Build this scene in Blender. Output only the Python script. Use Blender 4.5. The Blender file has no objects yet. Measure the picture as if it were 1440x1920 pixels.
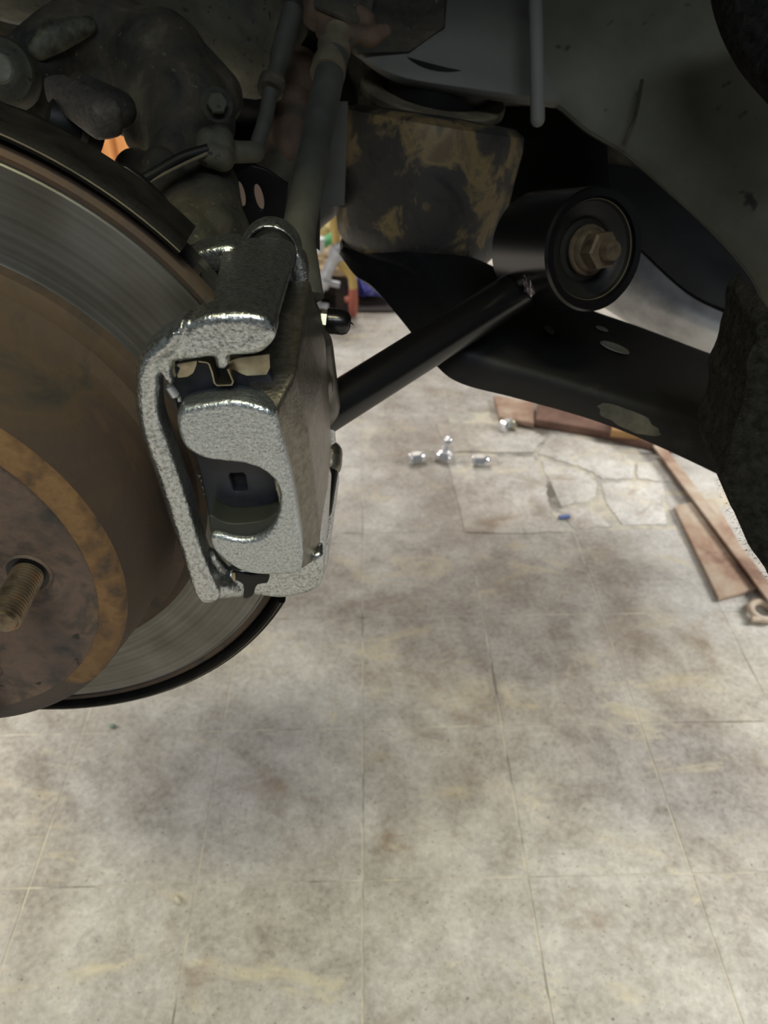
import bpy, bmesh, math, random
from mathutils import Vector, Matrix, noise
random.seed(7)
S = bpy.context.scene
COL = S.collection
# ------------------------------------------------------------------ camera
FPX = 1442.0
PITCH = math.radians(38)
CAM = Vector((0, 0, .9))
cd = bpy.data.cameras.new('camera'); cam = bpy.data.objects.new('camera', cd); COL.objects.link(cam)
cam.location = CAM; cam.rotation_euler = (math.radians(90) - PITCH, 0, 0)
cd.sensor_fit = 'VERTICAL'; cd.sensor_height = 36; cd.lens = FPX / 1920 * 36
cd.clip_start = .01; cd.clip_end = 50
cd.dof.use_dof = True; cd.dof.focus_distance = .33; cd.dof.aperture_fstop = 15
S.camera = cam
# ------------------------------------------------------------------ world, lights, exposure
w = bpy.data.worlds.new('world'); S.world = w; w.use_nodes = True
bg = w.node_tree.nodes['Background']; bg.inputs[0].default_value = (.85, .95, 1, 1); bg.inputs[1].default_value = .10
S.view_settings.view_transform = 'Standard'; S.view_settings.look = 'None'
S.view_settings.gamma = 1; S.view_settings.use_curve_mapping = False; S.view_settings.exposure = 0.0


def area(name, loc, target, size, power, col):
    d = bpy.data.lights.new(name, 'AREA'); d.shape = 'RECTANGLE'; d.size, d.size_y = size; d.energy = power; d.color = col
    o = bpy.data.objects.new(name, d); COL.objects.link(o); o.location = loc
    o.rotation_euler = (Vector(target) - Vector(loc)).to_track_quat('-Z', 'Y').to_euler()
    return o


area('ceiling_lamp_front', (-.12, -.62, 2.7), (0, .1, .6), (.9, .16), 28, (1, .94, .58))
area('ceiling_lamp_behind', (.2, -1.7, 2.75), (0, -.7, 0), (1.6, .5), 25, (.88, .95, 1))
area('ceiling_lamp_left', (-2.2, .9, 2.5), (.2, 1.2, 0), (.5, 1.6), 165, (1, .97, .93))
area('ceiling_lamp_right', (2.3, .6, 2.5), (.3, 1.0, 0), (.5, 1.6), 115, (1, .98, .95))
area('ceiling_lamp_far', (-.2, 3.2, 2.8), (-.1, 2.4, 0), (1.2, .5), 50, (1, .97, .92))

# ------------------------------------------------------------------ pixel helpers (photo pixel -> point at a known inboard distance)
cP, sP = math.cos(PITCH), math.sin(PITCH)


def rd(px, py):
    a = (px - 720) / FPX; b = (960 - py) / FPX
    return Vector((a, cP + b * sP, -sP + b * cP))


def WY(px, py, Y): d = rd(px, py); return CAM + d * (Y / d.y)
def WZ(px, py, Z=0.0): d = rd(px, py); return CAM + d * ((Z - CAM.z) / d.z)
def WD(px, py, D): return CAM + rd(px, py) * D


# ------------------------------------------------------------------ materials
def mat(name, base, rough=.6, metal=0.0, cols=None, scale=40, detail=8, dist=.0, bump=0.0, bscale=300, bdist=.001,
        speck=None, sscale=900, sthr=.62, world=False, spec=.5, stretch=(1, 1, 1), rvar=0.0, lo=.35, hi=.68, coat=0):
    m = bpy.data.materials.new(name); m.use_nodes = True
    nt = m.node_tree; N = nt.nodes; L = nt.links; b = N['Principled BSDF']
    b.inputs['Base Color'].default_value = (*base, 1); b.inputs['Roughness'].default_value = rough
    b.inputs['Metallic'].default_value = metal; b.inputs['Specular IOR Level'].default_value = spec
    b.inputs['Coat Weight'].default_value = coat
    if world: src = N.new('ShaderNodeNewGeometry').outputs['Position']
    else: src = N.new('ShaderNodeTexCoord').outputs['Object']
    mp = N.new('ShaderNodeMapping'); mp.inputs['Scale'].default_value = stretch; L.new(src, mp.inputs[0]); src = mp.outputs[0]
    out = None
    if cols:
        n = N.new('ShaderNodeTexNoise'); n.inputs['Scale'].default_value = scale; n.inputs['Detail'].default_value = detail
        n.inputs['Roughness'].default_value = .62; n.inputs['Distortion'].default_value = dist; L.new(src, n.inputs[0])
        r = N.new('ShaderNodeValToRGB'); e = r.color_ramp.elements
        k = len(cols)
        for i, c in enumerate(cols):
            p = lo + (hi - lo) * i / (k - 1)
            el = e[i] if i < 2 else e.new(p)
            el.position = p; el.color = (*c, 1)
        L.new(n.outputs[0], r.inputs[0]); out = r.outputs[0]
        if rvar:
            mr = N.new('ShaderNodeMapRange'); mr.inputs[3].default_value = rough - rvar; mr.inputs[4].default_value = rough + rvar
            mr.inputs[1].default_value = .3; mr.inputs[2].default_value = .7
            L.new(n.outputs[0], mr.inputs[0]); L.new(mr.outputs[0], b.inputs['Roughness'])
    if speck:
        n2 = N.new('ShaderNodeTexNoise'); n2.inputs['Scale'].default_value = sscale; n2.inputs['Detail'].default_value = 2; L.new(src, n2.inputs[0])
        r2 = N.new('ShaderNodeValToRGB'); r2.color_ramp.elements[0].position = sthr; r2.color_ramp.elements[1].position = sthr + .07
        L.new(n2.outputs[0], r2.inputs[0])
        mx = N.new('ShaderNodeMix'); mx.data_type = 'RGBA'; L.new(r2.outputs[0], mx.inputs[0])
        if out: L.new(out, mx.inputs[6])
        else: mx.inputs[6].default_value = (*base, 1)
        mx.inputs[7].default_value = (*speck, 1); out = mx.outputs[2]
    if out: L.new(out, b.inputs['Base Color'])
    if bump:
        n3 = N.new('ShaderNodeTexNoise'); n3.inputs['Scale'].default_value = bscale; n3.inputs['Detail'].default_value = 4; L.new(src, n3.inputs[0])
        bp = N.new('ShaderNodeBump'); bp.inputs['Strength'].default_value = bump; bp.inputs['Distance'].default_value = bdist
        L.new(n3.outputs[0], bp.inputs['Height']); L.new(bp.outputs[0], b.inputs['Normal'])
    return m


M = {}
M['cast'] = mat('cast_iron_silver', (.4, .41, .4), .33, .92, cols=[(.32, .35, .37), (.43, .47, .50), (.52, .565, .60)], scale=900, detail=3, speck=(.12, .12, .11), sscale=1300, sthr=.66, bump=.8, bscale=620, bdist=.0006)
M['cast2'] = mat('cast_iron_bracket', (.4, .41, .4), .27, .95, cols=[(.24, .245, .235), (.44, .47, .49), (.55, .59, .615)], scale=700, detail=6, speck=(.10, .09, .08), sscale=1100, sthr=.67, bump=.8, bscale=520, bdist=.0005)
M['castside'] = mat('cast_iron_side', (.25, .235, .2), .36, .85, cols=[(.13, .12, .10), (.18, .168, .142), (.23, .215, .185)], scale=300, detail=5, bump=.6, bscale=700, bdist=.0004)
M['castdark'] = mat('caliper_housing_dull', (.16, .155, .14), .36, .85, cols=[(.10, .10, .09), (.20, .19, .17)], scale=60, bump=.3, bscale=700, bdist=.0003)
M['hat'] = mat('rust_hat', (.15, .08, .05), .75, .15, cols=[(.04, .037, .036), (.08, .060, .054), (.12, .082, .068), (.055, .045, .042), (.15, .095, .062)], scale=42, detail=12, dist=.25, lo=.32, hi=.70, speck=(.02, .018, .016), sscale=130, sthr=.66, bump=.8, bscale=160, bdist=.0012)
M['hatside'] = mat('rust_hat_side', (.15, .08, .05), .8, .1, cols=[(.030, .029, .027), (.075, .050, .032), (.060, .042, .034), (.105, .063, .036)], scale=20, lo=.33, hi=.68, detail=9, dist=.5, bump=.3, bscale=260, bdist=.0006)
M['orange'] = mat('rust_orange', (.25, .12, .04), .85, 0, cols=[(.05, .036, .027), (.12, .066, .030), (.17, .098, .042), (.11, .06, .028)], scale=75, detail=11, lo=.34, hi=.68, bump=.7, bscale=300, bdist=.0007)
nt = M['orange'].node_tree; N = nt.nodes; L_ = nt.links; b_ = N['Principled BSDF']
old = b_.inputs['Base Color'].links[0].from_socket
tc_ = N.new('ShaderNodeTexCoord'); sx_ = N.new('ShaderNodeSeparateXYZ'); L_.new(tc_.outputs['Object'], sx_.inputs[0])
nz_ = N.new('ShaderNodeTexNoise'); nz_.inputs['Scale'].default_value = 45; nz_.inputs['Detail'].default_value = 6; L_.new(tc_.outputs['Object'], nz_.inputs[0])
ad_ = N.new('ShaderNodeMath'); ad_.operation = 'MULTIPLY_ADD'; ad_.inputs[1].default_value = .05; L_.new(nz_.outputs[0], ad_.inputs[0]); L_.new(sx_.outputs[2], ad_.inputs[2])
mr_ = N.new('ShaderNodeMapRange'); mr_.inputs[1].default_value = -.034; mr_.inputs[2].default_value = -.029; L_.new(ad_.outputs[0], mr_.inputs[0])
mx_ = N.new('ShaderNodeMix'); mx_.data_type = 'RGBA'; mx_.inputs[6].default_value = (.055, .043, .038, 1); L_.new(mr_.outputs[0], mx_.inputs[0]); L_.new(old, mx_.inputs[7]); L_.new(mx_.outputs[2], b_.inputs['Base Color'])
M['black'] = mat('black_paint', (.012, .012, .013), .36, 0, cols=[(.004, .004, .0045), (.009, .009, .010)], scale=50, spec=.25, bump=.15, bscale=200, bdist=.0004)
M['gloss'] = mat('black_gloss_paint', (.004, .004, .005), .25, 0, spec=.4, bump=.06, bscale=90, bdist=.0003)
M['arm'] = mat('black_arm_paint', (.016, .016, .017), .5, 0, spec=.25, cols=[(.004, .004, .0045), (.008, .008, .009), (.007, .007, .008), (.028, .026, .022)], scale=26, detail=9, lo=.3, hi=.78, bump=.25, bscale=260, bdist=.0005)
M['rubber'] = mat('black_rubber', (.007, .007, .007), .5, spec=.3)
M['pad'] = mat('pad_slate', (.055, .06, .075), .5, .2, cols=[(.03, .032, .04), (.048, .052, .066)], scale=90, bump=.15, bscale=700, bdist=.0002)
M['lining'] = mat('pad_lining', (.03, .03, .03), .9, bump=.4, bscale=900, bdist=.0004)
M['clip'] = mat('spring_clip_steel', (.35, .31, .22), .35, .9, cols=[(.22, .19, .13), (.38, .34, .25)], scale=120)
M['zinc'] = mat('zinc_hex', (.6, .58, .42), .3, .9)
M['grease'] = mat('grimy_casting', (.07, .07, .05), .75, .0, cols=[(.014, .014, .010), (.045, .045, .03), (.075, .073, .048), (.16, .155, .095)], scale=22, detail=9, dist=.3, lo=.3, hi=.75, speck=(.012, .012, .01), sscale=260, sthr=.64, bump=.6, bscale=180, bdist=.0015)
M['grease2'] = mat('grimy_casting_dark', (.045, .045, .035), .8, .0, cols=[(.008, .008, .006), (.028, .028, .019), (.045, .036, .024), (.085, .08, .05)], scale=34, dist=.5, lo=.34, hi=.68, detail=11, speck=(.11, .105, .07), sscale=240, sthr=.68, bump=1, bscale=150, bdist=.0015)
M['rustlump'] = mat('rusty_knuckle', (.12, .06, .04), .8, 0, cols=[(.03, .026, .018), (.06, .038, .024), (.09, .056, .036), (.04, .032, .02)], scale=30, detail=8, dist=.5, bump=.4, bscale=200, bdist=.001)
M['sealed'] = mat('undersealed_panel', (.085, .085, .072), .75, 0, cols=[(.07, .07, .05), (.105, .105, .078), (.14, .14, .11)], scale=9, detail=12, speck=(.02, .02, .016), sscale=70, sthr=.67, bump=.3, bscale=90, bdist=.0012)
M['sealed2'] = mat('undersealed_rail', (.085, .087, .08), .7, 0, cols=[(.07, .07, .058), (.105, .107, .096), (.13, .133, .12)], scale=8, detail=9, speck=(.02, .02, .016), sscale=70, sthr=.72, bump=.3, bscale=90, bdist=.001)
M['spring'] = mat('rusty_cup', (.03, .03, .03), .55, .1, cols=[(.010, .010, .011), (.026, .025, .024), (.03, .028, .024), (.17, .125, .055), (.10, .07, .035)], scale=30, detail=12, dist=.5, lo=.34, hi=.66, stretch=(1, 1, .8), bump=.5, bscale=150, bdist=.0012)
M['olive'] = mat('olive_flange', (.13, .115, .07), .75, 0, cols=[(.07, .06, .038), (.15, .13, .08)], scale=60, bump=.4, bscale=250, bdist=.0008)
M['hose'] = mat('hose_rubber', (.06, .062, .055), .7, 0, cols=[(.034, .035, .029), (.058, .06, .052)], scale=60, stretch=(1, 1, .2), bump=.2, bscale=500, bdist=.0003)
M['tank'] = mat('tank_black', (.03, .03, .032), .45, .0, cols=[(.024, .024, .026), (.04, .04, .042)], scale=20, bump=.15, bscale=120, bdist=.0005)
M['tanklow'] = mat('tank_grey', (.16, .16, .165), .5, .3, cols=[(.30, .30, .305), (.52, .52, .53), (.62, .62, .64)], scale=14, detail=8, bump=.25, bscale=240, bdist=.0005)
M['felt'] = mat('felt_liner', (.022, .022, .022), 1, 0, cols=[(.006, .006, .006), (.018, .018, .0175)], scale=220, speck=(.10, .10, .085), sscale=420, sthr=.74, bump=1, bscale=260, bdist=.003, spec=.1)
M['stud'] = mat('stud_thread', (.22, .17, .12), .42, .75, cols=[(.07, .05, .035), (.17, .135, .095), (.24, .13, .07)], scale=90, bump=.2, bscale=700, bdist=.0003)
M['shield'] = mat('shield_black', (.02, .02, .02), .7, 0, spec=.15, cols=[(.004, .004, .004), (.014, .013, .012)], scale=90, bump=.5, bscale=500, bdist=.0005)
M['vent'] = mat('rotor_vane_iron', (.03, .022, .018), .8)
M['boltrust'] = mat('rusty_bolt', (.10, .075, .05), .6, .3, cols=[(.03, .024, .018), (.065, .05, .034), (.09, .065, .042)], scale=120, bump=.3, bscale=500, bdist=.0004)
M['door'] = mat('orange_wood', (.62, .27, .08), .6, 0, cols=[(.50, .21, .06), (.68, .31, .10)], scale=14, stretch=(4, 4, .5))
M['wall'] = mat('garage_wall', (.42, .38, .34), .9, 0, cols=[(.34, .31, .28), (.46, .42, .37)], scale=3, world=True)
M['chrome'] = mat('chrome', (.92, .92, .93), .22, .85)
M['steelpipe'] = mat('galvanised_pipe', (.55, .57, .62), .35, .6, cols=[(.45, .46, .5), (.62, .64, .68)], scale=60)
M['yellow'] = mat('yellow_hose', (.55, .38, .12), .5)
M['red'] = mat('red_plastic', (.42, .12, .08), .5)
M['blue'] = mat('blue_cloth', (.12, .13, .55), .8, 0, cols=[(.04, .04, .35), (.16, .17, .6), (.45, .45, .65)], scale=18)
M['green'] = mat('green_plastic', (.14, .5, .22), .5)
M['white'] = mat('white_plastic', (.7, .74, .74), .5)
M['carton'] = mat('carton', (.42, .30, .18), .8, 0, cols=[(.30, .21, .13), (.5, .37, .22)], scale=12)
M['tan'] = mat('tan_cloth', (.62, .42, .27), .8, 0, cols=[(.5, .33, .2), (.7, .52, .34)], scale=12)
M['yellowbox'] = mat('yellow_carton', (.6, .5, .22), .7)
M['rustplate'] = mat('rust_plate', (.3, .19, .13), .8, .1, cols=[(.24, .14, .10), (.42, .28, .20), (.52, .40, .30), (.62, .54, .44)], scale=11, detail=9, dist=.4, bump=.4, bscale=90, bdist=.001, world=True)
M['redwood'] = mat('reddish_board', (.20, .10, .07), .85, 0, cols=[(.13, .07, .05), (.26, .15, .11)], scale=14, bump=.3, world=True)
M['hub'] = mat('hub_dark', (.04, .03, .025), .6, .3)
M['weld'] = mat('weld_bead', (.12, .11, .12), .3, .6, cols=[(.015, .015, .018), (.14, .12, .15), (.4, .38, .4)], scale=260, bump=1, bscale=420, bdist=.0015)
M['marks'] = mat('white_print', (.25, .27, .28), .6)
M['pinkmetal'] = mat('far_bracket', (.33, .25, .21), .7)


def concrete(name, mul=1.0, warm=0.0):
    m = bpy.data.materials.new(name); m.use_nodes = True; nt = m.node_tree; N = nt.nodes; L = nt.links; b = N['Principled BSDF']
    pos = N.new('ShaderNodeNewGeometry').outputs['Position']

    def nz(sc, det, dis=0, off=(0, 0, 0), st=(1, 1, 1)):
        mp = N.new('ShaderNodeMapping'); mp.inputs['Location'].default_value = off; mp.inputs['Scale'].default_value = st; L.new(pos, mp.inputs[0])
        n = N.new('ShaderNodeTexNoise'); n.inputs['Scale'].default_value = sc; n.inputs['Detail'].default_value = det
        n.inputs['Roughness'].default_value = .68; n.inputs['Distortion'].default_value = dis; L.new(mp.outputs[0], n.inputs[0]); return n.outputs[0]

    def ramp(f, pts):
        r = N.new('ShaderNodeValToRGB'); e = r.color_ramp.elements
        for i, (p, c) in enumerate(pts):
            el = e[i] if i < 2 else e.new(p)
            el.position = p; el.color = (*[max(0, v * mul) for v in c], 1)
        L.new(f, r.inputs[0]); return r.outputs[0]

    def mix(f, a, c, mode='MIX', fac=None):
        mx = N.new('ShaderNodeMix'); mx.data_type = 'RGBA'; mx.blend_type = mode
        if f is not None: L.new(f, mx.inputs[0])
        else: mx.inputs[0].default_value = fac
        L.new(a, mx.inputs[6]); L.new(c, mx.inputs[7]); return mx.outputs[2]

    def gate(f, a, c):
        r = N.new('ShaderNodeValToRGB'); r.color_ramp.elements[0].position = a; r.color_ramp.elements[1].position = c; L.new(f, r.inputs[0]); return r.outputs[0]
    c1 = ramp(nz(2.6, 12, .4), [(.38, (.22, .185, .155)), (.46, (.38, .35, .31)), (.53, (.50, .485, .455)), (.62, (.66, .645, .61))])
    c2 = ramp(nz(19, 10, .3, (3, 1, 0)), [(.38, (.24, .21, .18)), (.5, (.48, .46, .43)), (.62, (.72, .70, .65))])
    c = mix(None, c1, c2, 'MIX', .45)
    c3 = ramp(nz(130, 10, .2, (4, 4, 4)), [(.36, (.22, .19, .165)), (.5, (.42, .40, .37)), (.64, (.64, .61, .55))])
    c = mix(None, c, c3, 'MIX', .34)
    brown = ramp(nz(40, 4), [(.3, (.25, .20, .155)), (.7, (.36, .29, .22))])
    c = mix(gate(nz(6.5, 8, .5, (7, 2, 0)), .57, .70), c, brown)
    pale = ramp(nz(60, 4), [(.3, (.52, .46, .33)), (.7, (.66, .60, .46))])
    c = mix(gate(nz(9, 9, 1.0, (1, 9, 0), (.7, 1.5, 1)), .555, .70), c, pale)
    c = mix(gate(nz(170, 6, .2, (5, 5, 0)), .63, .76), c, pale)
    dark = ramp(nz(50, 3), [(.3, (.13, .115, .10)), (.7, (.20, .175, .15))])
    c = mix(gate(nz(75, 5, .4, (2, 8, 0)), .66, .74), c, dark)
    big = ramp(nz(1.5, 5, .6, (11, 4, 0)), [(.36, (.62 / mul, .57 / mul, .52 / mul)), (.48, (.86 / mul, .84 / mul, .81 / mul)), (.58, (1 / mul, 1 / mul, 1 / mul))])
    c = mix(None, c, big, 'MULTIPLY', 1.0)
    pits = ramp(nz(210, 3, .1, (9, 9, 0)), [(.30, (.25 / mul, .22 / mul, .19 / mul)), (.37, (1 / mul, 1 / mul, 1 / mul))])
    c = mix(None, c, pits, 'MULTIPLY', .8)
    L.new(c, b.inputs['Base Color']); b.inputs['Roughness'].default_value = .62
    bp = N.new('ShaderNodeBump'); bp.inputs['Strength'].default_value = .5; bp.inputs['Distance'].default_value = .0015
    L.new(nz(140, 8, .2), bp.inputs['Height']); L.new(bp.outputs[0], b.inputs['Normal'])
    return m


M['concrete'] = concrete('concrete_tile', 1.13)
M['mortar'] = mat('joint_mortar', (.46, .42, .33), .9, 0, cols=[(.17, .15, .12), (.44, .42, .38), (.66, .60, .47), (.42, .40, .36), (.60, .55, .44)], scale=5, detail=8, lo=.38, hi=.60, bump=.5, bscale=200, world=True)
M['shard'] = concrete('concrete_shard', 1.36)


def friction():
    m = bpy.data.materials.new('friction_ring'); m.use_nodes = True; nt = m.node_tree; N = nt.nodes; L = nt.links; b = N['Principled BSDF']
    tc = N.new('ShaderNodeTexCoord').outputs['Object']
    sx = N.new('ShaderNodeSeparateXYZ'); L.new(tc, sx.inputs[0])
    v = N.new('ShaderNodeCombineXYZ'); L.new(sx.outputs[0], v.inputs[0]); L.new(sx.outputs[2], v.inputs[1])
    ln = N.new('ShaderNodeVectorMath'); ln.operation = 'LENGTH'; L.new(v.outputs[0], ln.inputs[0])
    n = N.new('ShaderNodeTexNoise'); n.noise_dimensions = '1D'; n.inputs['Scale'].default_value = 420; n.inputs['Detail'].default_value = 8
    L.new(ln.outputs['Value'], n.inputs['W'])
    n2 = N.new('ShaderNodeTexNoise'); n2.inputs['Scale'].default_value = 25; n2.inputs['Detail'].default_value = 5; L.new(tc, n2.inputs[0])
    r = N.new('ShaderNodeValToRGB'); e = r.color_ramp.elements
    e[0].position = .3; e[0].color = (.15, .15, .147, 1); e[1].position = .7; e[1].color = (.21, .21, .207, 1); L.new(n.outputs[0], r.inputs[0])
    r2 = N.new('ShaderNodeValToRGB'); e = r2.color_ramp.elements
    e[0].position = .3; e[0].color = (.6, .58, .5, 1); e[1].position = .65; e[1].color = (1, 1, 1, 1); L.new(n2.outputs[0], r2.inputs[0])
    mx = N.new('ShaderNodeMix'); mx.data_type = 'RGBA'; mx.blend_type = 'MULTIPLY'; mx.inputs[0].default_value = 1
    L.new(r.outputs[0], mx.inputs[6]); L.new(r2.outputs[0], mx.inputs[7]); L.new(mx.outputs[2], b.inputs['Base Color'])
    b.inputs['Metallic'].default_value = .85; b.inputs['Roughness'].default_value = .42
    bp = N.new('ShaderNodeBump'); bp.inputs['Strength'].default_value = .12; bp.inputs['Distance'].default_value = .0001
    L.new(n.outputs[0], bp.inputs['Height']); L.new(bp.outputs[0], b.inputs['Normal'])
    return m


M['friction'] = friction()


# ------------------------------------------------------------------ mesh helpers
def link(o): COL.objects.link(o); return o


def new(name, me, m=None, parent=None, smooth=True):
    if isinstance(me, bmesh.types.BMesh):
        b = me; me = bpy.data.meshes.new(name); bmesh.ops.recalc_face_normals(b, faces=b.faces); b.to_mesh(me); b.free()
    if m: me.materials.clear(); me.materials.append(m)
    if smooth:
        me.polygons.foreach_set('use_smooth', [True] * len(me.polygons))
        try: me.set_sharp_from_angle(angle=math.radians(38))
        except Exception: pass
    o = link(bpy.data.objects.new(name, me))
    if parent: par(o, parent)
    return o


def par(o, p):
    o.parent = p; o.matrix_parent_inverse = Matrix.Translation(p.location).inverted() if p.location.length else Matrix.Identity(4)
    return o


def thing(name, loc, label, cat, group=None):
    o = link(bpy.data.objects.new(name, None)); o.empty_display_size = .02
    o.location = loc; return tag(o, label, cat, group)


def tag(o, label, cat=None, group=None):
    o['label'] = label
    if cat: o['category'] = cat
    if group: o['group'] = group
    return o


def recenter(o):
    """put the origin of a single-mesh thing at the base centre of its mesh"""
    me = o.data; xs = [v.co for v in me.vertices]
    c = Vector((sum(v.x for v in xs) / len(xs), sum(v.y for v in xs) / len(xs), min(v.z for v in xs)))
    me.transform(Matrix.Translation(-c)); o.location = c; return o


def bake(o, *mods):
    for t, kw in mods:
        md = o.modifiers.new(t, t)
        for k, v in kw.items(): setattr(md, k, v)
    dg = bpy.context.evaluated_depsgraph_get(); dg.update()
    me = bpy.data.meshes.new_from_object(o.evaluated_get(dg))
    o.modifiers.clear(); o.data = me
    return o


def smoothed(o, ang=38):
    me = o.data; me.polygons.foreach_set('use_smooth', [True] * len(me.polygons))
    if ang < 180: me.set_sharp_from_angle(angle=math.radians(ang))
    return o


def spl(pts, closed=True, k=4):
    """Catmull-Rom through 2D/3D points"""
    P = [Vector(p) for p in pts]; n = len(P); out = []
    rng = range(n) if closed else range(n - 1)
    for i in rng:
        if closed: a, b, c, d = P[i - 1], P[i], P[(i + 1) % n], P[(i + 2) % n]
        else: a, b, c, d = P[max(i - 1, 0)], P[i], P[i + 1], P[min(i + 2, n - 1)]
        for s in range(k):
            t = s / k
            out.append(.5 * ((2 * b) + (c - a) * t + (2 * a - 5 * b + 4 * c - d) * t * t + (3 * b - a - 3 * c + d) * t ** 3))
    if not closed: out.append(P[-1])
    return out


def slab2(loops, bevel=.001, thick=.01, res=2):
    """loops: list of lists of (u,v). Returns mesh in local frame, z from 0 to -thick."""
    cu = bpy.data.curves.new('c', 'CURVE'); cu.dimensions = '2D'; cu.fill_mode = 'BOTH'
    bevel = min(bevel, thick * .49)
    cu.extrude = thick / 2 - bevel; cu.bevel_depth = bevel; cu.bevel_resolution = res; cu.offset = -bevel
    for lp in loops:
        s = cu.splines.new('POLY'); s.points.add(len(lp) - 1)
        for p, q in zip(s.points, lp): p.co = (q[0], q[1], 0, 1)
        s.use_cyclic_u = True
    o = bpy.data.objects.new('c', cu); COL.objects.link(o)
    dg = bpy.context.evaluated_depsgraph_get(); dg.update()
    me = bpy.data.meshes.new_from_object(o.evaluated_get(dg))
    bpy.data.objects.remove(o); bpy.data.curves.remove(cu)
    me.transform(Matrix.Translation((0, 0, -thick / 2)))
    bm = bmesh.new(); bm.from_mesh(me); bmesh.ops.remove_doubles(bm, verts=bm.verts, dist=1e-6); bmesh.ops.recalc_face_normals(bm, faces=bm.faces); bm.to_mesh(me); bm.free()
    return me


def slabY(loops, Y, thick, bevel=.001, res=2, world=False):
    """solid plate parallel to the rotor; loops in photo pixels read at depth Y (front face at Y, body goes inboard)"""
    L = [[((p[0], p[1]) if world else (lambda q: (q.x, q.z))(WY(p[0], p[1], Y))) for p in lp] for lp in loops]
    me = slab2(L, bevel, thick, res)
    # local x->X, y->Z, z-> -Y
    me.transform(Matrix(((1, 0, 0, 0), (0, 0, -1, Y), (0, 1, 0, 0), (0, 0, 0, 1))))
    return me


def join(meshes):
    bm = bmesh.new()
    for me in meshes:
        if isinstance(me, bmesh.types.BMesh):
            t = bpy.data.meshes.new('t'); me.to_mesh(t); me.free(); me = t
        bm.from_mesh(me); bpy.data.meshes.remove(me)
    return bm


def frame(ax):
    ax = Vector(ax).normalized(); u = ax.cross(Vector((0, 0, 1)))
    if u.length < .1: u = ax.cross(Vector((1, 0, 0)))
    u.normalize(); return u, ax.cross(u).normalized(), ax


def lathe(prof, c, axis, seg=48, a0=0, a1=2 * math.pi, close=True, wob=None):
    """prof: (r, t) pairs along axis from c"""
    u, v, ax = frame(axis); bm = bmesh.new(); rows = []
    full = abs(a1 - a0 - 2 * math.pi) < 1e-6; n = seg if full else seg + 1
    for i in range(n):
        a = a0 + (a1 - a0) * i / seg; d = u * math.cos(a) + v * math.sin(a)
        rows.append([bm.verts.new(Vector(c) + d * (r * (wob(a, t) if wob else 1)) + ax * t) for r, t in prof])
    for i in range(seg):
        A, B = rows[i], rows[(i + 1) % n]
        for j in range(len(prof) - 1):
            bm.faces.new((A[j], A[j + 1], B[j + 1], B[j]))
    if close == 'loop':
        for i in range(seg):
            A, B = rows[i], rows[(i + 1) % n]; bm.faces.new((A[-1], A[0], B[0], B[-1]))
        if not full:
            bm.faces.new(rows[0]); bm.faces.new(rows[-1][::-1])
    elif close and full:
        if prof[0][0] > 1e-6: bm.faces.new([r[0] for r in rows][::-1])
        if prof[-1][0] > 1e-6: bm.faces.new([r[-1] for r in rows])
    bmesh.ops.remove_doubles(bm, verts=bm.verts, dist=1e-7)
    bmesh.ops.recalc_face_normals(bm, faces=bm.faces)
    return bm


def tube(pts, r, seg=16, rounded=True, sec=None):
    """sweep a circle (radius r or list) or section sec (list of 2D) along 3D points"""
    P = [Vector(p) for p in pts]; n = len(P); R = r if isinstance(r, (list, tuple)) else [r] * n
    bm = bmesh.new(); rows = []; u = None
    for i, p in enumerate(P):
        t = (P[min(i + 1, n - 1)] - P[max(i - 1, 0)]).normalized()
        if u is None: u = frame(t)[0]
        else: u = (u - t * u.dot(t)).normalized()
        v = t.cross(u)
        if sec: rows.append([bm.verts.new(p + u * a * R[i] + v * b * R[i]) for a, b in sec])
        else: rows.append([bm.verts.new(p + (u * math.cos(2 * math.pi * k / seg) + v * math.sin(2 * math.pi * k / seg)) * R[i]) for k in range(seg)])
    m = len(rows[0])
    for A, B in zip(rows, rows[1:]):
        for k in range(m): bm.faces.new((A[k], A[(k + 1) % m], B[(k + 1) % m], B[k]))
    bm.faces.new(rows[0][::-1]); bm.faces.new(rows[-1])
    bmesh.ops.recalc_face_normals(bm, faces=bm.faces)
    return bm


def capsule(p0, r0, p1, r1, seg=16):
    p0, p1 = Vector(p0), Vector(p1); d = (p1 - p0).length; prof = [(0, -r0)]
    for k in range(1, 5): a = math.pi / 2 * k / 4; prof.append((r0 * math.sin(a), -r0 * math.cos(a)))
    for k in range(0, 4): a = math.pi / 2 * k / 4; prof.append((r1 * math.cos(a), d + r1 * math.sin(a)))
    prof.append((0, d + r1))
    return lathe(prof, p0, p1 - p0 if d > 1e-6 else (0, 0, 1), seg, close=False)


def hull(rings):
    """loft between rings of 3D points with equal count, capped"""
    bm = bmesh.new(); rows = [[bm.verts.new(p) for p in r] for r in rings]; m = len(rows[0])
    for A, B in zip(rows, rows[1:]):
        for k in range(m): bm.faces.new((A[k], A[(k + 1) % m], B[(k + 1) % m], B[k]))
    bm.faces.new(rows[0][::-1]); bm.faces.new(rows[-1]); bmesh.ops.recalc_face_normals(bm, faces=bm.faces)
    return bm


def grid(rows, thick=0, sub=2):
    """smooth sheet through rows of points, given thickness"""
    R = [spl(r, False, 6) for r in rows]
    C = [[R[i][j] for i in range(len(R))] for j in range(len(R[0]))]
    C = [spl(c, False, 4) for c in C]
    bm = bmesh.new(); V = [[bm.verts.new(p) for p in c] for c in C]
    for A, B in zip(V, V[1:]):
        for k in range(len(A) - 1): bm.faces.new((A[k], A[k + 1], B[k + 1], B[k]))
    return bm


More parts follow.
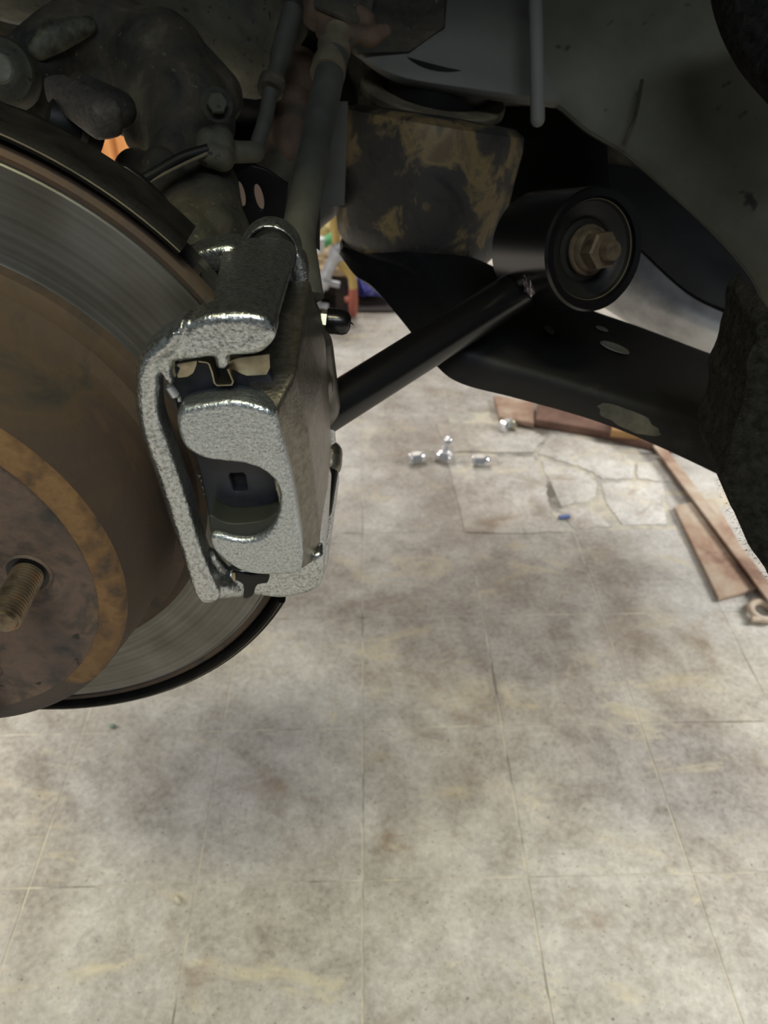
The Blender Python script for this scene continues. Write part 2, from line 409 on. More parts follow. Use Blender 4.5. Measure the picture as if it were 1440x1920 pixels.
def thicken(name, bm, t, m, parent=None, off=-1):
    o = new(name, bm, m, parent)
    bake(o, ('SOLIDIFY', dict(thickness=t, offset=off))); smoothed(o, 50); return o


def cast(name, meshes, m, parent=None, vox=.0008, it=4):
    """fuse overlapping solids into one soft-edged casting"""
    bm = join(meshes); o = new(name, bm, m, parent, smooth=False)
    bake(o, ('REMESH', dict(mode='VOXEL', voxel_size=vox, adaptivity=0)), ('SMOOTH', dict(factor=.6, iterations=it)))
    smoothed(o, 200); return o


def boxm(c, s, rot=None, bev=.001):
    bm = bmesh.new(); bmesh.ops.create_cube(bm, size=1)
    bmesh.ops.scale(bm, vec=s, verts=bm.verts)
    if bev: bmesh.ops.bevel(bm, geom=bm.edges[:], offset=bev, segments=2, affect='EDGES')
    if rot is not None: bmesh.ops.transform(bm, matrix=rot.to_4x4(), verts=bm.verts)
    bmesh.ops.translate(bm, vec=c, verts=bm.verts); return bm


def hexp(c, axis, r, h, t0=0, ch=.12):
    """hexagonal prism with chamfered ends"""
    return lathe([(0, t0), (r * (1 - ch), t0), (r, t0 + h * .12), (r, t0 + h * .88), (r * (1 - ch), t0 + h), (0, t0 + h)], c, axis, 6, close=False)


def polyslabZ(pts, z0, th, bev=.001):
    """plate lying on the floor, pts in photo pixels"""
    lp = [(lambda q: (q.x, q.y))(WZ(*p, 0)) for p in pts]
    me = slab2([lp], bev, th, 1); me.transform(Matrix.Translation((0, 0, z0 + th))); return me


# ================================================================== SETTING
def structure(o, label=None):
    o['kind'] = 'structure'
    if label: o['label'] = label
    return o


bm = bmesh.new(); bmesh.ops.create_grid(bm, x_segments=1, y_segments=1, size=1)
bmesh.ops.scale(bm, vec=(3, 4.0, 1), verts=bm.verts); bmesh.ops.translate(bm, vec=(0, .0, -.0001), verts=bm.verts)
floor = structure(new('floor', bm, M['mortar'], None, False), 'worn grey concrete tile floor of the garage')
TW, TH, ANG = .195, .214, math.radians(1.25)
tu = Vector((math.cos(ANG), math.sin(ANG), 0)); tv = Vector((-math.sin(ANG), math.cos(ANG), 0))
TO = WZ(680, 1000)


def tile_mesh(wd, dp, seed):
    r = random.Random(seed); g = r.uniform(.0006, .0010); pts = []
    cs = [(-wd / 2 + g, -dp / 2 + g), (wd / 2 - g, -dp / 2 + g), (wd / 2 - g, dp / 2 - g), (-wd / 2 + g, dp / 2 - g)]
    for i in range(4):
        a, b = cs[i], cs[(i + 1) % 4]
        for k in range(3):
            t = k / 3; j = 0 if k == 0 else .0007
            pts.append((a[0] + (b[0] - a[0]) * t + r.uniform(-j, j), a[1] + (b[1] - a[1]) * t + r.uniform(-j, j)))
    me = slab2([pts], .0005, .003, 0); me.name = 'tile'; me.materials.append(M['concrete']); return me


tiles = [tile_mesh(TW, TH, s) for s in range(5)]
big = [tile_mesh(TW * 4, TH * 4, 31)]
BROKEN = {(4, 0), (4, 1), (5, 0), (5, 1), (4, 2), (5, 2)}
for i in range(-5, 9):
    for j in range(-5, 10):
        if (i, j) in {(1, 0), (2, 0), (1, 1), (2, 1)}: continue
        c = TO + tu * (TW * (i + .5)) + tv * (TH * (j + .5))
        o = link(bpy.data.objects.new('tile', tiles[random.randrange(5)]))
        o.location = (c.x, c.y, .0006 + random.uniform(-.0001, .0001)); o.rotation_euler = (0, 0, ANG)
        o.parent = floor
# outer floor beyond the tiles one can tell apart
for k, (x0, x1, y0, y1) in enumerate([(-3, TO.x - 5 * TW, -4, 4), (TO.x + 9 * TW, 3, -4, 4), (TO.x - 5 * TW, TO.x + 9 * TW, -4, TO.y - 5 * TH), (TO.x - 5 * TW, TO.x + 9 * TW, TO.y + 10 * TH, 4)]):
    me = slab2([[(x0, y0), (x1, y0), (x1, y1), (x0, y1)]], .0005, .003, 0); me.transform(Matrix.Translation((0, 0, .0006)))
    o = new('floor_screed', me, M['concrete'], floor, False)
# broken corner: four tiles cracked into shards
shards = [
    [(838, 866), (848, 855), (1000, 858), (1024, 905), (1026, 930), (1034, 962), (1060, 1000), (872, 1000)],
    [(1008, 852), (1030, 822), (1095, 826), (1150, 842), (1190, 868), (1186, 898), (1130, 900), (1105, 884), (1060, 868)],
    [(1012, 862), (1056, 874), (1098, 888), (1118, 906), (1116, 930), (1098, 944), (1052, 950), (1036, 916)],
    [(1128, 908), (1188, 903), (1242, 908), (1250, 985), (1168, 985), (1136, 946)],
    [(1045, 957), (1102, 951), (1148, 988), (1078, 994)],
    [(818, 795), (920, 796), (1004, 812), (1022, 822), (1000, 850), (840, 850)],
    [(1196, 870), (1240, 862), (1268, 885), (1262, 905), (1194, 899)]]
for s, p in enumerate(shards):
    q = []
    rr = random.Random(s)
    for i in range(len(p)):
        a, b = p[i], p[(i + 1) % len(p)]
        for k in range(6):
            t = k / 6; j = .6 if k == 0 else 2.0
            q.append((a[0] + (b[0] - a[0]) * t + rr.uniform(-j, j), a[1] + (b[1] - a[1]) * t + rr.uniform(-j, j)))
    o = new('concrete_shard', polyslabZ(q, -.0010, .0026 + .0016 * rr.random(), .0009), M['shard'], floor)
me = bpy.data.meshes.new('wall_back'); me.from_pydata([(-3, 3.9, 0), (3, 3.9, 0), (3, 3.9, 3), (-3, 3.9, 3)], [], [(0, 3, 2, 1)])
structure(new('wall_back', me, M['wall'], None, False), 'plain garage wall far behind the car')
# ------------------------------------------------------------------ far wooden door seen through the gap at upper left
p = WY(198, 268, 3.2); dt = thing('wooden_door', (p.x, 3.2, 0), 'orange wooden panelled door far behind, seen through the small gap at upper left', 'door')
new('door_leaf', boxm((p.x + .12, 3.2, .5), (.78, .04, 1.0)), M['door'], dt, False)
for dx in (-.19, .02, .3): new('stile', boxm((p.x + dx - .0, 3.17, .5), (.035, .03, .98), bev=.006), M['door'], dt, False)
for z in (.06, .93): new('rail', boxm((p.x + .12, 3.172, z), (.7, .02, .08), bev=.004), M['door'], dt, False)
p = WY(168, 290, 2.9)
recenter(tag(new('plastic_tub', lathe([(0, 0), (.06, 0), (.085, .22), (.09, .225), (.088, .23), (.075, .23), (.055, .02), (0, .02)], (p.x - .065, 2.9, 0), (0, 0, 1), 24, close=False), M['white']), 'pale plastic tub left of the orange wooden door', 'tub'))

# ------------------------------------------------------------------ clutter far behind
def far_box(name, px0, py0, px1, py1, Y, depth, m, label, cat):
    a, b = WY(px0, py0, Y), WY(px1, py1, Y)
    c = ((a.x + b.x) / 2, Y + depth / 2, (a.z + b.z) / 2)
    o = new(name, boxm(c, (abs(b.x - a.x), depth, abs(b.z - a.z)), bev=.006), m)
    recenter(o); tag(o, label, cat); return o


pole = thing('steel_pole', WZ(570, 598), 'galvanised steel pole leaning up to the right behind the caliper', 'pole')
a, b = WZ(570, 598, .012), WY(640, 458, 1.99)
new('pipe', tube([a, b], .016, 14), M['steelpipe'], pole)
for t in (.22, .52, .9):
    q = a.lerp(b, t); d = (b - a).normalized(); new('collar', tube([q - d * .012, q + d * .012], .023, 14), M['steelpipe'], pole)
    new('clamp_screw', tube([q, q + Vector((.045, 0, -.01))], .009, 10), M['steelpipe'], pole)
yh = thing('yellow_air_hose', WZ(662, 584), 'yellow hose hanging down with a reddish nozzle end, right of the steel pole', 'hose')
pts = spl([WY(618, 360, 2.0), WY(628, 420, 2.0), WY(632, 470, 2.0), WY(636, 492, 2.0), WY(652, 508, 2.0), WY(660, 522, 2.0), WY(662, 540, 2.0)], False, 6)
new('hose', tube(pts, .0115, 12), M['yellow'], yh)
new('nozzle', tube([WY(662, 536, 2.0), WY(662, 562, 2.0), WZ(662, 588, .012)], [.011, .014, .012], 12), M['red'], yh)
new('trigger', tube([WY(662, 560, 2.0), WY(647, 562, 2.0)], .008, 10), M['red'], yh)
# heap of blue cloth
bm = bmesh.new(); bmesh.ops.create_icosphere(bm, subdivisions=4, radius=1); c = WZ(700, 562)
for v in bm.verts:
    n = noise.noise(v.co * 2.4) * .35 + noise.noise(v.co * 6) * .14
    v.co *= 1 + n; v.co = Vector((v.co.x * .075, v.co.y * .06, max(-.02, v.co.z * .075) + .045)) + c + Vector((-.01, .02, 0))
recenter(tag(new('blue_cloth_bag', bm, M['blue']), 'crumpled blue cloth bag lying on the floor beyond the control arm', 'bag'))
far_box('cardboard_box', 565, 515, 594, 545, 2.2, .16, M['carton'], 'brown cardboard box low behind the leaning steel pole', 'box')
far_box('tan_carton', 600, 385, 646, 446, 2.36, .2, M['tan'], 'tan carton high on the clutter shelf above the green bottle', 'box')
far_box('yellow_carton', 588, 425, 618, 466, 2.22, .12, M['yellowbox'], 'small yellow carton beside the green bottle', 'box')
g = thing('green_bottle', WY(614, 462, 2.16), 'green plastic bottle lying slanted on the clutter shelf', 'bottle')
a, b = WY(607, 456, 2.14), WY(627, 443, 2.14); new('body', capsule(a, .014, b, .014), M['green'], g); new('cap', tube([a.lerp(b, -.3), a.lerp(b, -.9)], .011, 10), M['white'], g)
recenter(tag(new('paint_can', tube([WY(597, 472, 2.1), WY(597, 446, 2.1)], .017, 18), M['white']), 'white can left of the green bottle', 'can'))
sh = thing('storage_shelf', (-.25, 2.24, 0), 'low dark storage shelf full of clutter far behind the gap', 'shelf')
zs = WY(610, 474, 2.15).z
new('board', boxm((-.385, 2.24, zs - .012), (.57, .42, .02)), M['carton'], sh, False)
for xx in (-.65, -.12):
    for yy in (2.08, 2.40): new('leg', boxm((xx, yy, zs / 2 - .01), (.03, .03, zs - .02)), M['hub'], sh, False)
new('lower_board', boxm((-.385, 2.26, .03), (.5, .3, .012)), M['hub'], sh, False)
recenter(tag(new('dark_toolbox', boxm((-.27, 2.3, .067), (.22, .16, .06), bev=.006), M['hub']), 'dark toolbox on the lower board of the storage shelf', 'toolbox'))
recenter(tag(new('floor_shadow', boxm((-.35, 2.62, .005), (1.2, 1.1, .004)), M['hub'], None, False), 'dark sheet painting the shadow on the floor at the storage shelf', 'mat'))  # dark sheet stands for a shadow on the floor

# ------------------------------------------------------------------ bits on the tile floor
def nut_things():
    spots = [(768, 861, 0, 'chrome lug nut lying alone at the left of the loose nuts'),
             (839, 847, 1, 'chrome lug nut at the back of the close group of three'),
             (846, 860, 2, 'chrome lug nut at the left front of the close group of three'),
             (887, 864, 1, 'chrome lug nut at the right end of the close group of three'),
             (940, 801, 3, 'chrome lug nut lying nearest the brass ring')]
    src = None
    for k, (x, y, v, lab) in enumerate(spots):
        z = .0125; c = WZ(x, y, z)
        if src is None:
            t = thing('lug_nut', c, lab, 'nut', 'chrome lug nuts on the floor')
            a = new('hex_body', lathe([(0, 0), (.006, 0), (.0095, .003), (.0105, .005), (.0105, .018), (0, .018)], (0, 0, 0), (1, 0, 0), 6, close=False), M['chrome'], None, False)
            b = new('dome_cap', lathe([(.0098, .0175), (.0098, .021), (.008, .026), (.005, .029), (0, .030)], (0, 0, 0), (1, 0, 0), 20, close=False), M['chrome'])
            c2 = new('flange_washer', lathe([(.005, -.0015), (.0098, -.0015), (.0102, -.0005), (.0098, .001), (.005, .001)], (0, 0, 0), (1, 0, 0), 20, close='loop'), M['chrome'])
            for o in (a, b, c2): o.parent = t
            src = t; kids = (a, b, c2)
        else:
            t = src.copy(); COL.objects.link(t); t['label'] = lab
            for o in kids: q = o.copy(); COL.objects.link(q); q.parent = t
        t.scale = (1.25,) * 3; t.location = c; t.rotation_euler = (0, -1.57 if k == 1 else 0, [0.3, 0, 2.6, .7][v])


nut_things()
c = WZ(963, 798, .012)
recenter(tag(new('brass_ring', lathe([(.009 + .003 * math.cos(a), .003 * math.sin(a)) for a in [k * math.pi / 4 for k in range(8)]], c, (1, .3, 0), 24, close='loop'), M['zinc']), 'small brass coloured ring standing right of the chrome nuts', 'ring'))
recenter(tag(new('blue_chip', boxm(WZ(1058, 969, .006), (.022, .008, .006), Matrix.Rotation(.2, 3, 'Z')), mat('blue_chip', (.14, .2, .42), .5)), 'tiny blue chip of plastic in the floor crack', 'chip'))
recenter(tag(new('pale_pebble', capsule(WZ(331, 1687, .004), .0045, WZ(334, 1690, .004), .004), M['shard']), 'pale pebble on the tiles at lower left', 'pebble'))
recenter(tag(new('green_pebble', capsule(WZ(209, 1361, .004), .0035, WZ(212, 1361, .004), .003), mat('green_stone', (.25, .34, .26), .6)), 'small greenish pebble just below the brake rotor', 'pebble'))
# rusty plate, angle bar, boards
pl = thing('rusty_steel_plate', WZ(1345, 1035), 'rusty brown steel plate lying on the tiles at the right edge', 'plate')
new('plate', polyslabZ([(1262, 958), (1300, 948), (1337, 945), (1426, 1106), (1388, 1120), (1345, 1131)], .004, .008, .001), M['rustplate'], pl)
a, b = WZ(1232, 842, .014), WZ(1462, 1150, .014)
bar = tube([a, a.lerp(b, .5), b], .011, sec=[(-1, -1), (1, -1), (1, -.6), (-.6, -.6), (-.6, 1), (-1, 1)])
recenter(tag(new('angle_iron', bar, M['rustplate'], None, False), 'long rusty angle iron running beside the steel plate', 'bar'))
s_ = thing('rusty_shackle', WZ(1432, 1148), 'rusty shackle at the lower end of the angle iron', 'shackle')
q = WZ(1430, 1146, .012)
new('loop', tube(spl([q + Vector((math.cos(k * .7) * .018, math.sin(k * .7) * .02, 0)) for k in range(8)], False, 4), .006, 10), M['rustplate'], s_)
new('pin', tube([q + Vector((-.025, -.018, 0)), q + Vector((.025, -.018, 0))], .005, 10), M['rustplate'], s_)
recenter(tag(new('reddish_board', polyslabZ([(1008, 752), (1250, 820), (1300, 850), (1240, 852), (1120, 822), (1002, 802)], .002, .02, .002), M['redwood']), 'reddish brown board under the far edge of the cracked tiles', 'board'))
recenter(tag(new('brown_block', polyslabZ([(925, 752), (1000, 765), (1000, 805), (935, 792)], .002, .014, .002), M['rustplate']), 'flat brown block behind the brass ring', 'block'))
recenter(tag(new('tan_wood_block', polyslabZ([(1146, 812), (1205, 822), (1198, 842), (1140, 836)], .022, .018, .002), mat('tan_block', (.42, .24, .10), .8)), 'tan wood block on the reddish board', 'block'))

# ================================================================== ROTOR
RC = Vector((-.195, .283, .9 - .205)); FW = Vector((0, -1, 0))
rot = thing('brake_rotor', RC, 'vented brake rotor with rusty brown hat and grey friction ring', 'brake rotor')


def rlathe(name, prof, m, seg=144, parent=None, **kw):
    o = new(name, lathe(prof, (0, 0, 0), FW, seg, **kw), m); o.parent = parent or rot; return o


rlathe('friction_ring', [(.1135, .0005), (.1145, 0), (.120, 0), (.1495, 0), (.1502, -.0008), (.1508, -.0006), (.153, .0), (.1548, -.0012), (.155, -.003), (.155, -.0075), (.1135, -.0075)], M['friction'], close='loop')
rlathe('inner_disc', [(.09, -.0165), (.1548, -.0165), (.155, -.023), (.154, -.024), (.09, -.024)], M['friction'], close='loop')
o = rlathe('rim_rust', [(.1512, .0000), (.1532, .0006), (.1549, -.0009), (.1556, -.003), (.1554, -.0073), (.1545, -.0074), (.1545, -.002), (.153, -.0008)], M['hatside'], close='loop'); tag(o, 'thin rusty outer rim of the friction ring')
bm = bmesh.new()
for k in range(48):
    a = 2 * math.pi * k / 48; ca, sa = math.cos(a), math.sin(a)
    b2 = boxm((.131, .012, 0), (.044, .0088, .003), bev=0); bmesh.ops.rotate(b2, cent=(0, 0, 0), matrix=Matrix.Rotation(a, 3, 'Y'), verts=b2.verts)
    t = bpy.data.meshes.new('t'); b2.to_mesh(t); b2.free(); bm.from_mesh(t)
vn = new('cooling_vanes', bm, M['vent'], None, False); vn.parent = rot; vn['kind'] = 'stuff'
wob = lambda a, t: 1 + .0015 * noise.noise(Vector((math.cos(a) * 4, math.sin(a) * 4, t * 60)))
rlathe('hat', [(.1138, -.004), (.1138, .0005), (.1105, .0012), (.1085, .004), (.1078, .010), (.1020, .0125), (.1005, .017), (.0985, .034), (.0945, .050), (.0925, .0575), (.0922, .0588)], M['hatside'], close=False, wob=wob)
o = rlathe('hat_shoulder', [(.0922, .0588), (.0910, .0612), (.0890, .0622), (.084, .0628), (.0815, .0627)], M['orange'], close=False, wob=wob); tag(o, 'orange rusted shoulder band around the hat face')
rlathe('hat_face', [(.0816, .0628), (.0800, .0614), (.078, .0612), (.062, .0616), (.050, .0617), (.040, .0613), (.034, .0605), (.033, .052)], M['hat'], close=False, wob=wob)
hub = thing('wheel_hub', RC + Vector((0, -.056, 0)), 'dark wheel hub in the centre bore of the rotor', 'hub')
new('flange', lathe([(0, .0), (.066, .0), (.068, -.006), (.03, -.01), (0, -.01)], RC + FW * .056, FW, 60, close=False), M['hub'], hub)
new('centre_boss', lathe([(0, .018), (.020, .018), (.027, .016), (.029, .012), (.030, -.004), (0, -.004)], RC + FW * .058, FW, 48, close=False), M['boltrust'], hub)
for k in range(5):
    a = math.radians(2 + 72 * k); q = RC + Vector((math.cos(a) * .0567, 0, math.sin(a) * .0567))
    prof = [(0, .050), (.0068, .050)]
    z = .050
    while z < .0865: prof += [(.0062, z), (.0062, z + .0003), (.0053, z + .0008), (.0053, z + .0010)]; z += .0015
    prof += [(.0048, z + .0008), (.0034, z + .0012), (0, z + .0009)]
    new('wheel_stud', lathe(prof, q, FW, 28, close=False), M['stud'], hub)
    o = new('stud_gap_shade', lathe([(.0060, .0615), (.0060, .06245), (.0081, .0624), (.0081, .0615)], q, FW, 32, close='loop'), M['black'], None); par(o, rot)
    o = new('stud_hole', lathe([(.0079, .0602), (.0080, .0623), (.0086, .0626), (.0094, .0619), (.0094, .060)], q, FW, 32, close='loop'), M['hat'], None); par(o, rot)
# the flat black ring paints the shade in the gap around each stud
# dust shield
ds = thing('dust_shield', RC + Vector((0, .02, 0)), 'thin black dust shield with rolled rim behind the rotor', 'dust shield')
a0, a1 = math.radians(-16), math.radians(-238)
# angles measured from frame(): find u,v
fu, fv, _ = frame(FW)


def ang(px, py, Y=.281):
    d = WY(px, py, Y) - RC; return math.atan2(d.dot(fv), d.dot(fu))


A0, A1 = ang(517, 1129), ang(345, 465)
# choose the long way round (through the left side)
span = (A1 - A0) % (2 * math.pi)
if span < math.pi: A0, A1 = A1, A0; span = (A1 - A0) % (2 * math.pi)
new('plate', lathe([(.05, -.0255), (.1585, -.0255), (.1585, -.027), (.05, -.027)], RC, FW, 150, A0, A0 + span, close='loop'), M['shield'], ds)
new('rolled_rim', lathe([(.1580, -.027), (.1580, -.001), (.1586, .0008), (.1600, .0014), (.1618, .0006), (.1626, -.001), (.1626, -.004), (.1612, -.0045), (.1608, -.027)], RC, FW, 150, A0, A0 + span, close='loop'), M['shield'], ds)

o = new('rim_highlight', lathe([(.1598, .0012), (.1602, .0016), (.1606, .0013), (.1602, .0009)], RC, FW, 150, A0, A0 + span, close='loop'), M['olive'], ds)  # pale ring painting the highlight along the shield rim
# ================================================================== CALIPER BRACKET
brk = thing('caliper_bracket', WY(395, 1120, .25), 'silver cast caliper bracket with outer bar and two ears', 'bracket')
bar_out = [(345, 606), (318, 622), (290, 640), (264, 664), (251, 695), (248, 730), (249, 765), (262, 830), (288, 900), (314, 980), (338, 1050), (357, 1105), (370, 1130), (384, 1138), (402, 1136), (410, 1126), (404, 1108), (386, 1065), (364, 995), (344, 925), (320, 855), (300, 800), (294, 765), (294, 720), (299, 690), (312, 676), (335, 660)]
ear_up = [(300, 645), (340, 612), (380, 593), (430, 588), (478, 590), (500, 598), (513, 614), (516, 632), (507, 650), (490, 664), (468, 670), (430, 672), (427, 680), (425, 694), (415, 698), (404, 694), (400, 680), (396, 674), (360, 679), (332, 682), (322, 690), (324, 720), (318, 728), (306, 715), (296, 690)]
parts = [slabY([spl(bar_out, True, 3)], .2415, .0150, .0042, 4), slabY([spl(ear_up, True, 3)], .244, .0150, .0032, 4)]
# bridge of the upper ear over the rotor edge to the pin boss
E1 = [WY(x, y, .246) for x, y in [(392, 600), (430, 592), (478, 594), (500, 602), (511, 616), (512, 632), (503, 646), (488, 658), (460, 662), (425, 655), (400, 630)]]
E2 = [Vector((p.x + (-.010 if k in (0, 10, 9) else -.005 if k == 1 else 0), .335, p.z - .003)) for k, p in enumerate(E1)]
parts.append(hull([E1, [a.lerp(b, .5) for a, b in zip(E1, E2)], E2]))
PB = WY(504, 500, .330)
parts.append(lathe([(0, -.02), (.0085, -.02), (.0098, -.012), (.0098, .014), (.009, .016), (0, .016)], PB, (0, 1, 0), 40, close=False))
# inboard mounting wall of the bracket
parts.append(slabY([spl([(352, 478), (385, 466), (428, 460), (448, 470), (470, 492), (500, 530), (500, 560), (462, 560), (440, 520), (400, 512), (362, 514), (345, 500)], True, 3)], .318, .018, .003, 3))
parts.append(capsule(WY(372, 492, .328), .008, WY(470, 486, .328), .008)); parts.append(capsule(WY(440, 478, .328), .006, WY(500, 500, .326), .008))
# lower ear
LO = [(428, 1082), (446, 1074), (500, 1062), (560, 1050), (603, 1040), (607, 1072), (604, 1094), (592, 1110), (565, 1119), (528, 1125), (490, 1121), (460, 1116), (440, 1108)]
parts.append(slabY([spl(LO, True, 3)], .256, .014, .003, 4))
parts.append(slabY([spl([(520, 1010), (600, 1000), (607, 1060), (602, 1096), (580, 1108), (545, 1108), (515, 1080)], True, 2)], .262, .060, .003, 3))
parts.append(capsule(WY(392, 1100, .249), .006, WY(446, 1098, .262), .0055))
parts.append(capsule(WY(392, 1040, .253), .0035, WY(425, 1090, .262), .005))
# inboard bar
parts.append(capsule(WY(596, 760, .352), .008, WY(606, 900, .344), .009)); parts.append(capsule(WY(606, 900, .344), .009, WY(590, 1060, .318), .007)); parts.append(capsule(WY(500, 520, .335), .011, WY(590, 740, .355), .008))
body = cast('bracket_body', parts, M['cast2'], brk, .0008, 3)

# ================================================================== BRAKE PADS (mesh through the window)
pad = thing('brake_pad', WY(440, 1000, .266), 'slate grey brake pad with a square hole, seen through the caliper window', 'brake pad')
PO = spl([(322, 700), (345, 684), (380, 678), (450, 684), (505, 700), (520, 760), (535, 850), (540, 900), (535, 962), (500, 975), (440, 978), (395, 974), (386, 940), (372, 880), (350, 820), (330, 760)], True, 3)
SQ = [(432, 889), (455, 888), (459, 892), (463, 917), (460, 921), (441, 922), (437, 918), (430, 893)]
new('backing_plate', slabY([PO, SQ], .2585, .0055, .001), M['pad'], pad)
o = new('lower_shelf', slabY([spl([(392, 968), (412, 976), (432, 982), (465, 981), (496, 975), (521, 962), (527, 985), (512, 1004), (486, 1018), (440, 1018), (400, 1010)], True, 3)], .2462, .0115, .0008), mat('pad_lower', (.018, .021, .018), .6, .1), pad); tag(o, 'greenish dark lower shelf of the pad')
new('lining', slabY([spl([(340, 720), (400, 700), (500, 720), (528, 850), (528, 940), (480, 960), (400, 960), (370, 860)], True, 3)], .265, .017, .001), M['lining'], pad)
0 and new('shim_piece', slabY([spl([(392, 984), (440, 982), (490, 984), (540, 972), (545, 1000), (520, 1045), (460, 1055), (410, 1040)], True, 3)], .265, .005, .001), mat('pad_lower', (.05, .055, .05), .6, .1), pad)
# faint printed characters on the pad edge
for k, (x, y, h) in enumerate([(366, 891, 4), (371, 900, 6), (374, 913, 6), (377, 926, 6)]):
    cu = bpy.data.curves.new('t', 'FONT'); cu.body = 'A4AF'[k]; cu.size = .0024; cu.extrude = .00008
    to = bpy.data.objects.new('t', cu); COL.objects.link(to); dg = bpy.context.evaluated_depsgraph_get(); dg.update()
    me = bpy.data.meshes.new_from_object(to.evaluated_get(dg)); bpy.data.objects.remove(to)
    me.transform(Matrix.Translation(WY(x + 3, y, .2635)) @ Matrix.Rotation(math.pi / 2, 4, 'X') @ Matrix.Rotation(-1.25, 4, 'Z')); new('printed_character', me, M['marks'], pad, False)
pad2 = thing('inner_brake_pad', WY(440, 830, .318), 'dark inner brake pad behind the rotor inside the caliper', 'brake pad')
new('lining', slabY([[( -.10, .66), (-.045, .66), (-.045, .75), (-.10, .75)]], .3085, .010, .001, world=True), M['lining'], pad2)
new('backing_plate', slabY([[( -.105, .655), (-.042, .655), (-.042, .755), (-.105, .755)]], .3187, .005, .001, world=True), M['pad'], pad2)

# spring clips
ck = thing('upper_spring_clip', WY(415, 700, .252), 'bent steel spring clip under the upper ear of the bracket', 'clip')


def strip(pts, Y0, wd, m, parent, name):
    """bent strip: a px path at depth Y0 swept inboard by wd"""
    P = [WY(x, y, Y0) for x, y in pts]; bm = bmesh.new()
    V = [(bm.verts.new(p), bm.verts.new(p + Vector((0, wd, 0)))) for p in P]
    for A, B in zip(V, V[1:]): bm.faces.new((A[0], A[1], B[1], B[0]))
    return thicken(name, bm, .0006, m, parent, 0)


new('left_tab', slabY([[(331, 682), (370, 676), (368, 686), (362, 700), (352, 707), (334, 709), (331, 704), (337, 690), (331, 687)]], .2505, .0008, .0002), M['clip'], ck)
strip([(372, 678), (388, 680), (392, 683), (398, 700), (402, 718), (407, 723), (434, 722), (437, 716), (431, 702), (427, 692)], .2505, .010, M['clip'], ck, 'middle_loop')
new('right_tab', slabY([[(428, 678), (446, 671), (505, 664), (506, 690), (500, 703), (463, 705), (450, 700), (430, 690)]], .254, .0008, .0002), M['clip'], ck)
ck2 = thing('lower_spring_clip', WY(470, 1100, .256), 'dark T shaped spring clip at the lower ear of the bracket', 'clip')
new('tongue', slabY([spl([(436, 1072), (470, 1078), (503, 1076), (503, 1090), (498, 1094), (484, 1096), (478, 1104), (476, 1114), (468, 1121), (456, 1122), (457, 1108), (455, 1096), (446, 1090), (438, 1084)], True, 2)], .2535, .0012, .0004), M['rubber'], ck2)
new('side_hook', slabY([[(433, 1075), (441, 1075), (442, 1090), (438, 1092), (434, 1084)]], .2530, .0015, .0003), M['clip'], ck2)
ws = thing('wear_sensor_clip', WY(325, 735, .25), 'small shiny wire clip on the inner side of the bracket bar', 'clip')
new('wire', tube(spl([WY(316, 722, .250), WY(320, 734, .250), WY(328, 742, .250), WY(335, 744, .252), WY(336, 752, .252)], False, 5), .0008, 10), M['chrome'], ws)
new('sleeve', tube([WY(317, 724, .2497), WY(329, 742, .2497)], .0017, 12), M['steelpipe'], ws)

# ================================================================== CALIPER
cal = thing('brake_caliper', WY(470, 1078, .25), 'silver cast brake caliper with a round window over the pad', 'brake caliper')
CO = [(329, 786), (334, 774), (350, 765), (398, 756), (440, 752), (480, 760), (510, 772), (517, 782), (524, 812), (540, 875), (553, 940), (563, 1000), (567, 1040), (566, 1066), (558, 1077), (530, 1080), (485, 1080), (455, 1074), (432, 1062), (412, 1046), (398, 1030), (392, 1012), (398, 1003), (415, 1004), (432, 1009), (458, 1013), (486, 1007), (508, 990), (520, 966), (524, 938), (519, 912), (503, 893), (482, 880), (455, 872), (420, 868), (388, 864), (360, 852), (344, 838), (334, 815)]
parts = [slabY([spl(CO, True, 3)], .2435, .0135, .0022, 3)]
cast('outboard_fingers', parts, M['cast'], cal, .0007, 3)
parts = []
front = [(-.050, -.1460), (-.0405, -.1460), (-.0395, -.168), (-.0368, -.195), (-.0348, -.212), (-.0345, -.2230), (-.044, -.2230), (-.0415, -.20), (-.0445, -.17)]
mid = [(-.052, -.138), (-.0335, -.138), (-.030, -.165), (-.0285, -.195), (-.0285, -.222), (-.030, -.232), (-.0395, -.232), (-.0368, -.20), (-.0415, -.165)]
back = [(-.052, -.130), (-.033, -.130), (-.0275, -.16), (-.0270, -.195), (-.0275, -.222), (-.030, -.232), (-.0395, -.232), (-.0368, -.20), (-.0415, -.165)]
Rg = lambda L, Y: [Vector((x, Y, .9 + z)) for x, z in L]
parts.append(hull([Rg(front, .2460), Rg(mid, .262), Rg(back, .300), Rg(back, .335)]))
